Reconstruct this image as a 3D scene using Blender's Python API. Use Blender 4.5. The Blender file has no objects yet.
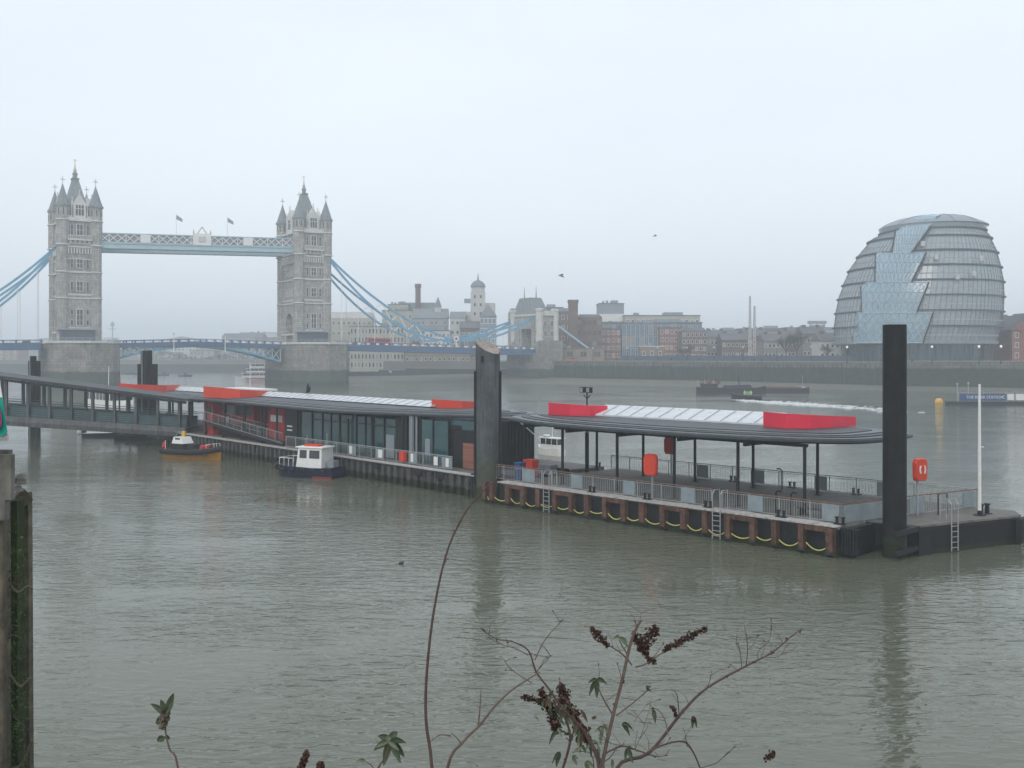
import bpy, math, random
from mathutils import Vector, Matrix
R = math.radians
random.seed(7)
# ---------------------------------------------------------------- camera, world, sun, exposure
F, H, HC = 1000.0, 356.0, 11.0          # focal length in pixels, horizon row, eye height above the river
sc = bpy.context.scene
C = sc.collection
cam = bpy.data.cameras.new("camera"); co = bpy.data.objects.new("camera", cam); C.objects.link(co)
co.location = (0, 0, HC); co.rotation_euler = (R(90), 0, 0)
cam.sensor_width = 36; cam.lens = 36 * F / 1024; cam.shift_y = -(384 - H) / 1024
cam.clip_start = .1; cam.clip_end = 9000
sc.camera = co
w = bpy.data.worlds.new("World"); sc.world = w; w.use_nodes = True
nt = w.node_tree; bg = nt.nodes["Background"]
sky = nt.nodes.new("ShaderNodeTexSky"); sky.sky_type = 'NISHITA'; sky.sun_disc = False
sky.sun_elevation = R(38); sky.sun_rotation = R(200); sky.air_density = 1.5; sky.dust_density = 6
mx = nt.nodes.new("ShaderNodeMixRGB"); mx.inputs[0].default_value = .86
mx.inputs[2].default_value = (8.2, 8.95, 9.9, 1)           # the closed cloud sheet
tcw = nt.nodes.new("ShaderNodeTexCoord"); mpw = nt.nodes.new("ShaderNodeMapping"); mpw.inputs['Scale'].default_value = (1, 1, 3.2)
nzw = nt.nodes.new("ShaderNodeTexNoise"); nzw.inputs['Scale'].default_value = 1.7; nzw.inputs['Detail'].default_value = 5
rgw = nt.nodes.new("ShaderNodeMapRange"); rgw.inputs[1].default_value = .3; rgw.inputs[2].default_value = .7; rgw.inputs[3].default_value = .955; rgw.inputs[4].default_value = 1.045
clw = nt.nodes.new("ShaderNodeVectorMath"); clw.operation = 'SCALE'; clw.inputs[0].default_value = (8.3, 8.95, 9.7)   # thin unevenness of the cloud
nt.links.new(tcw.outputs['Generated'], mpw.inputs['Vector']); nt.links.new(mpw.outputs[0], nzw.inputs['Vector']); nt.links.new(nzw.outputs[0], rgw.inputs[0])
nt.links.new(rgw.outputs[0], clw.inputs['Scale']); nt.links.new(clw.outputs[0], mx.inputs[2])
nt.links.new(sky.outputs[0], mx.inputs[1]); nt.links.new(mx.outputs[0], bg.inputs[0])
bg.inputs[1].default_value = .085
sl = bpy.data.lights.new("sun", 'SUN'); sl.energy = .55; sl.angle = R(30); sl.color = (1, .97, .92)
so = bpy.data.objects.new("sun", sl); C.objects.link(so)
so.rotation_euler = (R(52), 0, R(-20)); so.location = (0, 0, 120)
sc.view_settings.view_transform = 'Standard'; sc.view_settings.look = 'None'
sc.view_settings.exposure = 0.52; sc.view_settings.gamma = 1; sc.view_settings.use_curve_mapping = False
sc.cycles.volume_bounces = 2; sc.cycles.max_bounces = 6; sc.cycles.volume_step_rate = 10

# ---------------------------------------------------------------- helpers
def P(px, py, d):                       # pixel + depth -> place in the world
    return Vector(((px - 512) * d / F, d, HC + (H - py) * d / F))
def G(px, py, z=0.0):                   # pixel + height -> place in the world
    d = F * (HC - z) / (py - H); return Vector(((px - 512) * d / F, d, z))
ORG = {}
class MB:
    def __init__(s, M=None): s.v = []; s.f = []; s.mi = []; s.M = M; s.k = 0
    def add(s, vs, fs):
        b = len(s.v)
        for p in vs:
            p = Vector(p); s.v.append(s.M @ p if s.M else p)
        for f in fs: s.f.append([b + i for i in f]); s.mi.append(s.k)
        return s
    def box(s, x0, x1, y0, y1, z0, z1):
        return s.add([(x0,y0,z0),(x1,y0,z0),(x1,y1,z0),(x0,y1,z0),(x0,y0,z1),(x1,y0,z1),(x1,y1,z1),(x0,y1,z1)],
                     [(0,3,2,1),(4,5,6,7),(0,1,5,4),(1,2,6,5),(2,3,7,6),(3,0,4,7)])
    def beam(s, p, q, w, h=None, up=(0,0,1)):
        h = h or w; p = Vector(p); q = Vector(q); d = (q - p)
        if d.length < 1e-6: return s
        d.normalize(); u = Vector(up)
        if abs(d.dot(u)) > .98: u = Vector((1,0,0))
        a = d.cross(u).normalized() * w / 2; b = a.cross(d).normalized() * h / 2
        vs = [c + i*a + j*b for c in (p, q) for i, j in ((-1,-1),(1,-1),(1,1),(-1,1))]
        return s.add(vs, [(0,1,2,3),(7,6,5,4),(0,4,5,1),(1,5,6,2),(2,6,7,3),(3,7,4,0)])
    def rings(s, rs, close=True, caps=True):
        n = len(rs[0]); vs = [p for r in rs for p in r]; fs = []
        for i in range(len(rs) - 1):
            for j in range(n if close else n - 1):
                k = (j + 1) % n; fs.append((i*n+j, i*n+k, (i+1)*n+k, (i+1)*n+j))
        if caps and close: fs.append(tuple(range(n))[::-1]); fs.append(tuple((len(rs)-1)*n + j for j in range(n)))
        return s.add(vs, fs)
    def tube(s, pts, r, n=8):
        pts = [Vector(p) for p in pts]; rs = []
        if not isinstance(r, (list, tuple)): r = [r] * len(pts)
        a0 = None
        for i, p in enumerate(pts):
            d = (pts[min(i+1, len(pts)-1)] - pts[max(i-1, 0)])
            d = d.normalized() if d.length > 1e-9 else Vector((0,0,1))
            u = a0 if a0 is not None else (Vector((0,0,1)) if abs(d.z) < .9 else Vector((1,0,0)))
            a = u - d * u.dot(d)
            if a.length < 1e-5: a = Vector((1,.3,.2)).cross(d)
            a.normalize(); a0 = a; b = d.cross(a)
            rs.append([p + r[i]*(math.cos(2*math.pi*k/n)*a + math.sin(2*math.pi*k/n)*b) for k in range(n)])
        return s.rings(rs)
    def lathe(s, prof, cx=0, cy=0, n=12, a0=0.0, sx=1, sy=1):
        return s.rings([[(cx + sx*r*math.cos(a0+2*math.pi*k/n), cy + sy*r*math.sin(a0+2*math.pi*k/n), z) for k in range(n)] for r, z in prof])
    def prism(s, poly, z0, z1):
        return s.rings([[(x, y, z0) for x, y in poly], [(x, y, z1) for x, y in poly]])
    def tri_prism(s, a, b, c, off):     # gable etc: triangle extruded by off
        o = Vector(off); a, b, c = map(Vector, (a, b, c))
        return s.add([a, b, c, a+o, b+o, c+o], [(0,1,2),(5,4,3),(0,3,4,1),(1,4,5,2),(2,5,3,0)])
    def build(s, name, mats, parent=None, smooth=False):
        org = ORG.get(parent.name, Vector((0,0,0))) if parent else Vector((0,0,0))
        me = bpy.data.meshes.new(name)
        me.from_pydata([tuple(p - org) for p in s.v], [], s.f)
        if not isinstance(mats, (list, tuple)): mats = [mats]
        for m in mats: me.materials.append(m)
        me.polygons.foreach_set('material_index', s.mi)
        if smooth:
            me.polygons.foreach_set('use_smooth', [True]*len(s.f))
            me.update()
            try: me.set_sharp_from_angle(angle=R(40))
            except Exception: pass
        me.update()
        import bmesh
        bm = bmesh.new(); bm.from_mesh(me); bmesh.ops.recalc_face_normals(bm, faces=bm.faces); bm.to_mesh(me); bm.free()
        o = bpy.data.objects.new(name, me); C.objects.link(o)
        if parent: o.parent = parent; ORG[o.name] = org
        else: ORG[o.name] = Vector((0,0,0))
        return o
def tag(o, label, cat, group=None):
    o['label'] = label; o['category'] = cat
    if group: o['group'] = group
    return o
def thing(name, label, cat, loc=(0,0,0), group=None):
    o = bpy.data.objects.new(name, None); C.objects.link(o); o.location = loc; o.empty_display_size = .3
    ORG[o.name] = Vector(loc); return tag(o, label, cat, group)
def struct(o, kind='structure'): o['kind'] = kind; return o
def kids(o): return [c for c in bpy.data.objects if c.parent == o]
KC = {}
def tree_of(o):
    if o.name not in KC: KC[o.name] = [(c, tree_of(c)) for c in kids(o)]
    return KC[o.name]
def copy_tree(o, loc=None, rot=None, label=None, parent=None, sub=None):
    sub = tree_of(o) if sub is None else sub
    c = o.copy(); C.objects.link(c); c.parent = parent
    if loc is not None: c.location = loc
    if rot is not None: c.rotation_euler = rot
    if label: c['label'] = label
    for ch, s2 in sub: copy_tree(ch, parent=c, sub=s2)
    return c
def frame(x, y, ang, z=0): return Matrix.Translation((x, y, z)) @ Matrix.Rotation(ang, 4, 'Z')

# ---------------------------------------------------------------- materials
def mat(name, col, rough=.8, metal=0.0, var=.25, scale=1.0, bump=0.0, spec=.3, brick=None, zband=None, streak=0, coord='pos'):
    m = bpy.data.materials.new(name); m.use_nodes = True; t = m.node_tree; N = t.nodes; L = t.links
    b = N["Principled BSDF"]; b.inputs['Roughness'].default_value = rough; b.inputs['Metallic'].default_value = metal
    b.inputs['Specular IOR Level'].default_value = spec
    geo = N.new("ShaderNodeNewGeometry"); pos = geo.outputs['Position']
    if coord == 'obj': pos = N.new("ShaderNodeTexCoord").outputs['Object']
    nz = N.new("ShaderNodeTexNoise"); nz.inputs['Scale'].default_value = scale; nz.inputs['Detail'].default_value = 6
    nz.inputs['Roughness'].default_value = .65; L.new(pos, nz.inputs['Vector'])
    mr = N.new("ShaderNodeMapRange"); mr.inputs[1].default_value = .3; mr.inputs[2].default_value = .7
    mr.inputs[3].default_value = 1 - var; mr.inputs[4].default_value = 1 + var; L.new(nz.outputs[0], mr.inputs[0])
    cur = None
    base = N.new("ShaderNodeRGB"); base.outputs[0].default_value = (*col, 1); cur = base.outputs[0]
    if brick:                            # brick = (width, height, mortar colour)
        sx = N.new("ShaderNodeSeparateXYZ"); L.new(pos, sx.inputs[0])
        ad = N.new("ShaderNodeMath"); ad.operation = 'ADD'; L.new(sx.outputs[0], ad.inputs[0]); L.new(sx.outputs[1], ad.inputs[1])
        cx = N.new("ShaderNodeCombineXYZ"); L.new(ad.outputs[0], cx.inputs[0]); L.new(sx.outputs[2], cx.inputs[1])
        bt = N.new("ShaderNodeTexBrick"); bt.inputs['Scale'].default_value = 1
        bt.inputs['Brick Width'].default_value = brick[0]; bt.inputs['Row Height'].default_value = brick[1]
        bt.inputs['Mortar Size'].default_value = brick[1]*.07
        bt.inputs['Color1'].default_value = (*[c*1.15 for c in col], 1); bt.inputs['Color2'].default_value = (*[c*.82 for c in col], 1)
        bt.inputs['Mortar'].default_value = (*brick[2], 1); L.new(cx.outputs[0], bt.inputs['Vector']); cur = bt.outputs[0]
    if streak:                           # rain and rust runs: noise stretched downwards
        mp = N.new("ShaderNodeMapping"); mp.inputs['Scale'].default_value = (1, 1, .08); L.new(pos, mp.inputs['Vector'])
        n2 = N.new("ShaderNodeTexNoise"); n2.inputs['Scale'].default_value = 2.5/max(streak, .01) if streak > 1 else 4; n2.inputs['Detail'].default_value = 5
        L.new(mp.outputs[0], n2.inputs['Vector'])
        m2 = N.new("ShaderNodeMapRange"); m2.inputs[1].default_value = .35; m2.inputs[2].default_value = .7
        m2.inputs[3].default_value = 1.15; m2.inputs[4].default_value = .62; L.new(n2.outputs[0], m2.inputs[0])
        v2 = N.new("ShaderNodeVectorMath"); v2.operation = 'SCALE'; L.new(cur, v2.inputs[0]); L.new(m2.outputs[0], v2.inputs['Scale']); cur = v2.outputs[0]
    if zband:                            # tide marks: list of (height, colour, fade)
        sz = N.new("ShaderNodeSeparateXYZ"); L.new(pos, sz.inputs[0])
        for zz, cc, fd in zband:
            a = N.new("ShaderNodeMath"); a.operation = 'MULTIPLY_ADD'; L.new(nz.outputs[0], a.inputs[0]); a.inputs[1].default_value = fd*2; L.new(sz.outputs[2], a.inputs[2])
            r = N.new("ShaderNodeMapRange"); r.inputs[1].default_value = zz + fd*1.0 - fd*.35; r.inputs[2].default_value = zz + fd*1.0 + fd*.35
            r.inputs[3].default_value = 1; r.inputs[4].default_value = 0; L.new(a.outputs[0], r.inputs[0])
            k = N.new("ShaderNodeMixRGB"); L.new(r.outputs[0], k.inputs[0]); L.new(cur, k.inputs[1]); k.inputs[2].default_value = (*cc, 1); cur = k.outputs[0]
    v = N.new("ShaderNodeVectorMath"); v.operation = 'SCALE'; L.new(cur, v.inputs[0]); L.new(mr.outputs[0], v.inputs['Scale'])
    L.new(v.outputs[0], b.inputs['Base Color'])
    rr = N.new("ShaderNodeMapRange"); rr.inputs[3].default_value = max(rough-.12, .02); rr.inputs[4].default_value = min(rough+.12, 1)
    L.new(nz.outputs[0], rr.inputs[0]); L.new(rr.outputs[0], b.inputs['Roughness'])
    if bump:
        bp = N.new("ShaderNodeBump"); bp.inputs['Strength'].default_value = .6; bp.inputs['Distance'].default_value = bump
        L.new(nz.outputs[0], bp.inputs['Height']); L.new(bp.outputs[0], b.inputs['Normal'])
    return m
def glass_mat(name, col, rough=.08, spec=.6, var=.3, scale=.5):
    m = mat(name, col, rough, 0, var, scale, 0, spec); return m
M = {}
M['stone'] = mat('pale_stone', (.38,.365,.34), .9, var=.18, scale=.35, brick=(1.6,.75,(.2,.19,.18)), streak=.5)
M['stone_trim'] = mat('carved_stone', (.56,.55,.52), .9, var=.15, scale=.5)
M['granite'] = mat('pier_granite', (.25,.235,.21), .9, var=.25, scale=.25, brick=(2.2,1.0,(.16,.15,.14)), streak=.5, zband=[(5.6,(.06,.075,.055),.6),(1.6,(.03,.045,.028),.35)])
M['slate'] = mat('roof_slate', (.20,.225,.235), .7, var=.2, scale=.8, streak=.5)
M['gold'] = mat('gilding', (.45,.36,.2), .5, .4)
M['dark_glass'] = glass_mat('window_glass_dark', (.03,.035,.04))
M['bridge_blue'] = mat('bridge_paint_blue', (.13,.34,.50), .5, var=.1)
M['bridge_pale'] = mat('bridge_paint_pale', (.36,.50,.56), .5, var=.1)
M['deep_blue'] = mat('bridge_paint_deep_blue', (.05,.11,.22), .5, var=.12)
M['white'] = mat('white_paint', (.74,.74,.72), .5, var=.08, scale=2)
M['dirty_white'] = mat('weathered_white', (.48,.48,.46), .6, var=.2, scale=2)
M['red'] = mat('red_panel', (.62,.06,.03), .45, var=.08, scale=.8)
M['pinkred'] = mat('bright_red_panel', (.68,.035,.07), .4, var=.08, scale=.8)
M['roofmetal'] = mat('canopy_metal', (.12,.135,.145), .42, .5, var=.25, scale=1.5)
M['fascia'] = mat('canopy_fascia', (.055,.062,.068), .5, .2, var=.25, scale=1.5)
M['blacksteel'] = mat('black_steel', (.015,.016,.018), .5, var=.3, scale=2)
M['hull'] = mat('black_hull', (.013,.014,.015), .6, var=.45, scale=1.4, bump=.02, zband=[(.28,(.02,.028,.012),.12)])
M['greysteel'] = mat('galvanised_steel', (.36,.38,.39), .45, .25, var=.2, scale=3)
M['greypanel'] = mat('grey_panel', (.24,.29,.31), .5, .1, var=.15, scale=2)
M['deck'] = mat('deck_plate', (.15,.145,.13), .75, var=.3, scale=1.5, bump=.01)
M['timber'] = mat('fender_timber', (.115,.062,.045), .85, var=.5, scale=3, bump=.03, streak=.5, zband=[(.35,(.05,.045,.025),.15)])
M['handrail'] = mat('timber_handrail', (.19,.11,.08), .6, var=.25, scale=3)
M['yellow'] = mat('yellow_rope', (.62,.60,.16), .8)
M['lightledge'] = mat('pale_timber_ledge', (.42,.40,.38), .85, var=.35, scale=4)
M['pile_black'] = mat('pile_black_coating', (.010,.011,.011), .6, var=.65, scale=1.2, bump=.02, streak=.5, zband=[(1.2,(.02,.03,.015),.3)])
M['pile_grey'] = mat('pile_grey_steel', (.085,.095,.10), .6, .1, var=.35, scale=.9, bump=.02, streak=.5, zband=[(3.2,(.07,.075,.06),.8),(1.1,(.03,.045,.02),.3)])
M['pile_top'] = mat('pile_top_weathered', (.29,.25,.22), .9, var=.5, scale=2.5, bump=.05)
M['tealglass'] = glass_mat('teal_glazing', (.022,.075,.08), .06, .7)
M['palepoly'] = mat('rooflight_polycarbonate', (.58,.60,.62), .3, var=.12, scale=1.5)
M['navy'] = mat('navy_hull', (.012,.016,.04), .4, var=.2, scale=2)
M['redhull'] = mat('red_antifouling', (.20,.03,.03), .6)
M['orangehull'] = mat('mustard_hull', (.36,.17,.02), .5, var=.25, scale=1.5)
M['rubber'] = mat('rubber', (.02,.02,.02), .8, var=.3, scale=3)
M['concrete'] = mat('old_concrete', (.26,.25,.22), .9, var=.3, scale=.7, bump=.03, streak=.5)
M['algae'] = mat('wet_algae_wall', (.13,.13,.11), .85, var=.35, scale=.6, bump=.05, streak=.5, brick=(2.5,.9,(.09,.09,.08)), zband=[(7.0,(.030,.045,.028),.5),(2.6,(.04,.048,.036),.4)])
M['mud'] = mat('foreshore_mud', (.13,.125,.10), .8, var=.35, scale=.5, bump=.05)
M['land'] = mat('ground', (.16,.155,.14), .9, var=.2, scale=.05)
M['bark'] = mat('bark', (.07,.055,.045), .9)
M['cream'] = mat('cream_render', (.40,.39,.31), .8, var=.1, scale=.3)
M['whitewall'] = mat('white_render', (.50,.50,.48), .8, var=.08, scale=.3)
M['yellowbrick'] = mat('stock_brick', (.24,.19,.14), .9, var=.2, scale=.3, brick=(.8,.3,(.22,.2,.17)))
M['brownbrick'] = mat('brown_brick', (.15,.10,.08), .9, var=.2, scale=.3, brick=(.8,.3,(.16,.13,.11)))
M['redbrick'] = mat('red_brick', (.25,.10,.075), .9, var=.2, scale=.3, brick=(.8,.3,(.26,.14,.1)))
M['greyclad'] = mat('grey_cladding', (.25,.28,.31), .6, var=.12, scale=.3)
M['blueglass'] = glass_mat('blue_glazing', (.07,.14,.20), .12, .6, var=.25, scale=.25)
M['hoarding'] = mat('blue_hoarding', (.06,.085,.12), .7, var=.15, scale=.3)
M['farwall'] = mat('distant_masonry', (.22,.21,.20), .9, var=.2, scale=.1)
M['farroof'] = mat('distant_roof', (.13,.13,.14), .9, var=.2, scale=.1)
M['hivis'] = mat('hi_vis_yellow', (.45,.75,.08), .8)
M['skin'] = mat('skin', (.5,.3,.22), .6)
M['dkcloth'] = mat('dark_cloth', (.02,.022,.03), .9)
M['busred'] = mat('bus_red', (.5,.03,.03), .4)
M['vanyellow'] = mat('van_yellow', (.65,.38,.05), .4)
M['signblue'] = mat('sign_blue', (.03,.075,.20), .4)
M['tyre'] = M['rubber']
M['shaded_red'] = mat('kiosk_red_shaded', (.36,.03,.025), .5, var=.15, scale=.8, streak=.5)  # red with the shade under the terminal roof darkened into its colour
def lamp_mat():
    m = bpy.data.materials.new('lit_lamp'); m.use_nodes = True; b = m.node_tree.nodes["Principled BSDF"]
    b.inputs['Base Color'].default_value = (.9,.9,.85,1); b.inputs['Emission Color'].default_value = (1,.95,.85,1); b.inputs['Emission Strength'].default_value = .25; return m
M['lit'] = lamp_mat(); M['globe'] = mat('lamp_globe', (.5,.5,.48), .3)
M['gangsteel'] = mat('gangway_steel', (.10,.105,.11), .6, .1, var=.3, scale=1.2, streak=.5); M['railteal'] = mat('rail_teal_grey', (.06,.10,.105), .6)
def water_mat():
    m = bpy.data.materials.new('river_water'); m.use_nodes = True; t = m.node_tree; N = t.nodes; L = t.links
    b = N["Principled BSDF"]; b.inputs['Roughness'].default_value = .035; b.inputs['IOR'].default_value = 1.33
    b.inputs['Specular IOR Level'].default_value = .5
    geo = N.new("ShaderNodeNewGeometry")
    def noise(sx, sy, sz, sc_, det, dist=0, rot=0):
        mp = N.new("ShaderNodeMapping"); mp.inputs['Scale'].default_value = (sx, sy, sz); mp.inputs['Rotation'].default_value = (0,0,rot); L.new(geo.outputs['Position'], mp.inputs['Vector'])
        n = N.new("ShaderNodeTexNoise"); n.inputs['Scale'].default_value = sc_; n.inputs['Detail'].default_value = det; n.inputs['Distortion'].default_value = dist
        n.inputs['Roughness'].default_value = .6; L.new(mp.outputs[0], n.inputs['Vector']); return n.outputs[0]
    a = noise(.6, 1.5, 1, 1.25, 2, .7, R(12)); b2 = noise(.7, 1.7, 1, 2.9, 2, .5, R(-10)); c = noise(.35, .8, 1, .35, 3, .6, R(25))
    patch = noise(.5, 1.2, 1, .045, 4, 1.5, R(15))
    m1 = N.new("ShaderNodeMath"); m1.operation = 'MULTIPLY_ADD'; L.new(b2, m1.inputs[0]); m1.inputs[1].default_value = .3; L.new(a, m1.inputs[2])
    m2 = N.new("ShaderNodeMath"); m2.operation = 'MULTIPLY_ADD'; L.new(c, m2.inputs[0]); m2.inputs[1].default_value = .8; L.new(m1.outputs[0], m2.inputs[2])
    pr = N.new("ShaderNodeMapRange"); pr.inputs[1].default_value = .38; pr.inputs[2].default_value = .62; pr.inputs[3].default_value = .024; pr.inputs[4].default_value = .095; L.new(patch, pr.inputs[0])
    bp = N.new("ShaderNodeBump"); bp.inputs['Strength'].default_value = 1; L.new(pr.outputs[0], bp.inputs['Distance'])
    L.new(m2.outputs[0], bp.inputs['Height']); L.new(bp.outputs[0], b.inputs['Normal'])
    cr = N.new("ShaderNodeMixRGB"); cr.inputs[1].default_value = (.100,.108,.072,1); cr.inputs[2].default_value = (.126,.134,.102,1); L.new(patch, cr.inputs[0])
    L.new(cr.outputs[0], b.inputs['Base Color'])
    return m
M['water'] = water_mat()
# ---------------------------------------------------------------- river, banks, land, air
def quadmesh(name, pts, m, kind='structure'):
    o = MB().add(pts, [tuple(range(len(pts)))]).build(name, m); return struct(o, kind)
quadmesh('ground', [(-3000,-60,-6),(3000,-60,-6),(3000,3400,-6),(-3000,3400,-6)], M['mud'])
quadmesh('river_water', [(-2900,3.6,0),(2900,3.6,0),(2900,1200,0),(-2900,1200,0)], M['water'])
BANK = [(520,170),(186,300),(128,329),(36,402),(10,430),(-50,476),(-98,500),(-120,530),(-172,676),(-430,700),(-1500,740)]
LZ = 8.5
land = MB(); poly = BANK + [(-2900,760),(-2900,3300),(2900,3300),(2900,170)]
land.prism(poly[::-1], -5, LZ); struct(land.build('riverbank_ground', M['land']))
# river walls: one stretch each
M['walltimber'] = mat('wet_wall_timber', (.05,.058,.045), .9, var=.3, scale=.6)
def off(a, b, d):
    v = Vector((b[0]-a[0], b[1]-a[1], 0)).normalized(); return Vector((v.y, -v.x, 0)) * d
def wall(a, b, label, z0, z1, m, th=1.0, piles=0, name='embankment_wall'):
    a, b = Vector((*a, 0)), Vector((*b, 0)); d = (b-a).normalized(); n = Vector((-d.y, d.x, 0))
    if n.y > 0: n = -n                        # towards the river
    root = thing(name, label, 'river wall', (a+b)/2)
    c = a + n*.5*th; e = b + n*.5*th
    mb = MB(); mb.beam(c + Vector((0,0,(z0+z1)/2)), e + Vector((0,0,(z0+z1)/2)), th, z1-z0); mb.build('wall', m, root)
    mb = MB(); mb.beam(c + Vector((0,0,z1+.15)), e + Vector((0,0,z1+.15)), th+.3, .3); mb.build('coping', M['concrete'], root)
    if piles:
        L = (b-a).length; k = int(L/piles); mb = MB()
        for i in range(k+1):
            q = a + d*(i*L/k) + n*(th+.15); mb.beam(q + Vector((0,0,-1)), q + Vector((0,0,z1-.8)), .22, .22)
        mb.build('timber_piles', M['walltimber'], root)
    return root
wall(BANK[0], (190,298), 'long green stained river wall at the far right bank', -1, 9.2, M['algae'])
wall((190,298), BANK[2], 'algae covered river wall below the rounded glass building', -1, 9.2, M['algae'])
wall(BANK[2], BANK[3], 'long dark green river wall below the row of lamp posts and hoarding', -1, 8.9, M['algae'], piles=1.6)
wall(BANK[3], BANK[4], 'short river wall where the bridge comes ashore', -1, 8.9, M['algae'], piles=1.6)
wall(BANK[4], BANK[5], 'river wall below the brown warehouse front behind the pier pile', -1, 5.2, M['algae'], piles=1.5)
wall(BANK[5], BANK[6], 'dark timbered river wall below the cream terraces', -1, 4.2, M['algae'], piles=1.5)
wall(BANK[6], BANK[7], 'river wall hidden beside the right bridge pier', -1, 4.2, M['algae'])
wall(BANK[7], BANK[8], 'receding river wall seen far behind the right bridge pier', -1, 5.5, M['algae'])
wall(BANK[8], BANK[9], 'distant hazy river wall seen under the bascule span', -1, 5.5, M['algae'])
wall(BANK[9], BANK[10], 'distant hazy river wall left of the left bridge tower', -1, 5.5, M['algae'])
fs = MB(); rs = []
for (x, y), wd, z in [((300,250),9,1.0),((186,300),9,1.0),((128,329),11,1.3),((80,367),16,1.9),((36,402),22,2.0),((10,430),24,2.2),((-20,452),34,3.0),((-50,476),24,1.8),((-98,500),10,1.0)]:
    rs.append([(x-.3, y+.4, z),(x - wd*.30, y - wd*.55, z*.5),(x - wd*.55, y - wd, -.3)])
fs.rings(rs, close=False); struct(fs.build('foreshore', M['mud'], smooth=True))
# near bank where the photograph is taken from
struct(MB().prism([(-30,-50),(30,-50),(30,2.6),(-30,2.6)], -5.9, 9.4).build('near_quay', M['concrete']))
# the air: one closed box round everything
hz = MB().box(-2950,2950,-55,3350,-7,92).build('haze', []); struct(hz, 'stuff')
hm = bpy.data.materials.new('river_haze'); hm.use_nodes = True; hn = hm.node_tree.nodes; hn.remove(hn["Principled BSDF"])
pv = hn.new("ShaderNodeVolumePrincipled"); pv.inputs['Color'].default_value = (.87,.935,1,1); pv.inputs['Density'].default_value = .00080
hm.node_tree.links.new(pv.outputs[0], hn["Material Output"].inputs['Volume']); hz.data.materials.append(hm)

# ---------------------------------------------------------------- the drawbridge
TH = R(24); AX = Vector((math.cos(TH), math.sin(TH), 0)); PX_ = Vector((-math.sin(TH), math.cos(TH), 0))
T1 = Vector((-156.2, 357.4, 0)); T2 = Vector((-81.3, 390.7, 0)); YAW = R(32)
YAW_P = R(33)
M['blind'] = mat('window_blind_cloth', (.22,.22,.20), .5, var=.3, scale=.8)
def shared_windows(root, spots, w_, h_, pane, fr, name='window', ang=0.0, depth=.12, lights=1, bar=0):
    """spots: (x, y, z) centre of each window in the coordinates of root; ang turns its face (0 faces -y)"""
    mb = MB(Matrix.Rotation(ang, 4, 'Z')); mb.box(-w_/2, w_/2, -depth*.4, depth, -h_/2, h_/2)
    mb.k = 1; f = max(.12*w_, .1)
    for x0, x1, z0, z1 in [(-w_/2-f, -w_/2, -h_/2-f, h_/2+f), (w_/2, w_/2+f, -h_/2-f, h_/2+f), (-w_/2, w_/2, h_/2, h_/2+f), (-w_/2, w_/2, -h_/2-f, -h_/2)]:
        mb.box(x0, x1, -depth, depth, z0, z1)
    for i in range(1, lights): xx = -w_/2 + w_*i/lights; mb.box(xx-f*.35, xx+f*.35, -depth*.8, depth*.5, -h_/2, h_/2)
    for i in range(1, bar+1): zz = -h_/2 + h_*i/(bar+1); mb.box(-w_/2, w_/2, -depth*.75, depth*.5, zz-f*.3, zz+f*.3)
    first = alt = None; rr_ = random.Random(len(spots)*7+int(w_*100))
    for s in spots:
        if first is None: first = o = mb.build(name, [pane, fr]); o.parent = root
        elif len(spots) > 9 and rr_.random() < .28:
            if alt is None: alt = o = mb.build(name, [M['blind'], fr]); o.parent = root
            else: o = alt.copy(); C.objects.link(o); o.parent = root
        else: o = first.copy(); C.objects.link(o); o.parent = root
        o.location = s
    return first
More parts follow.
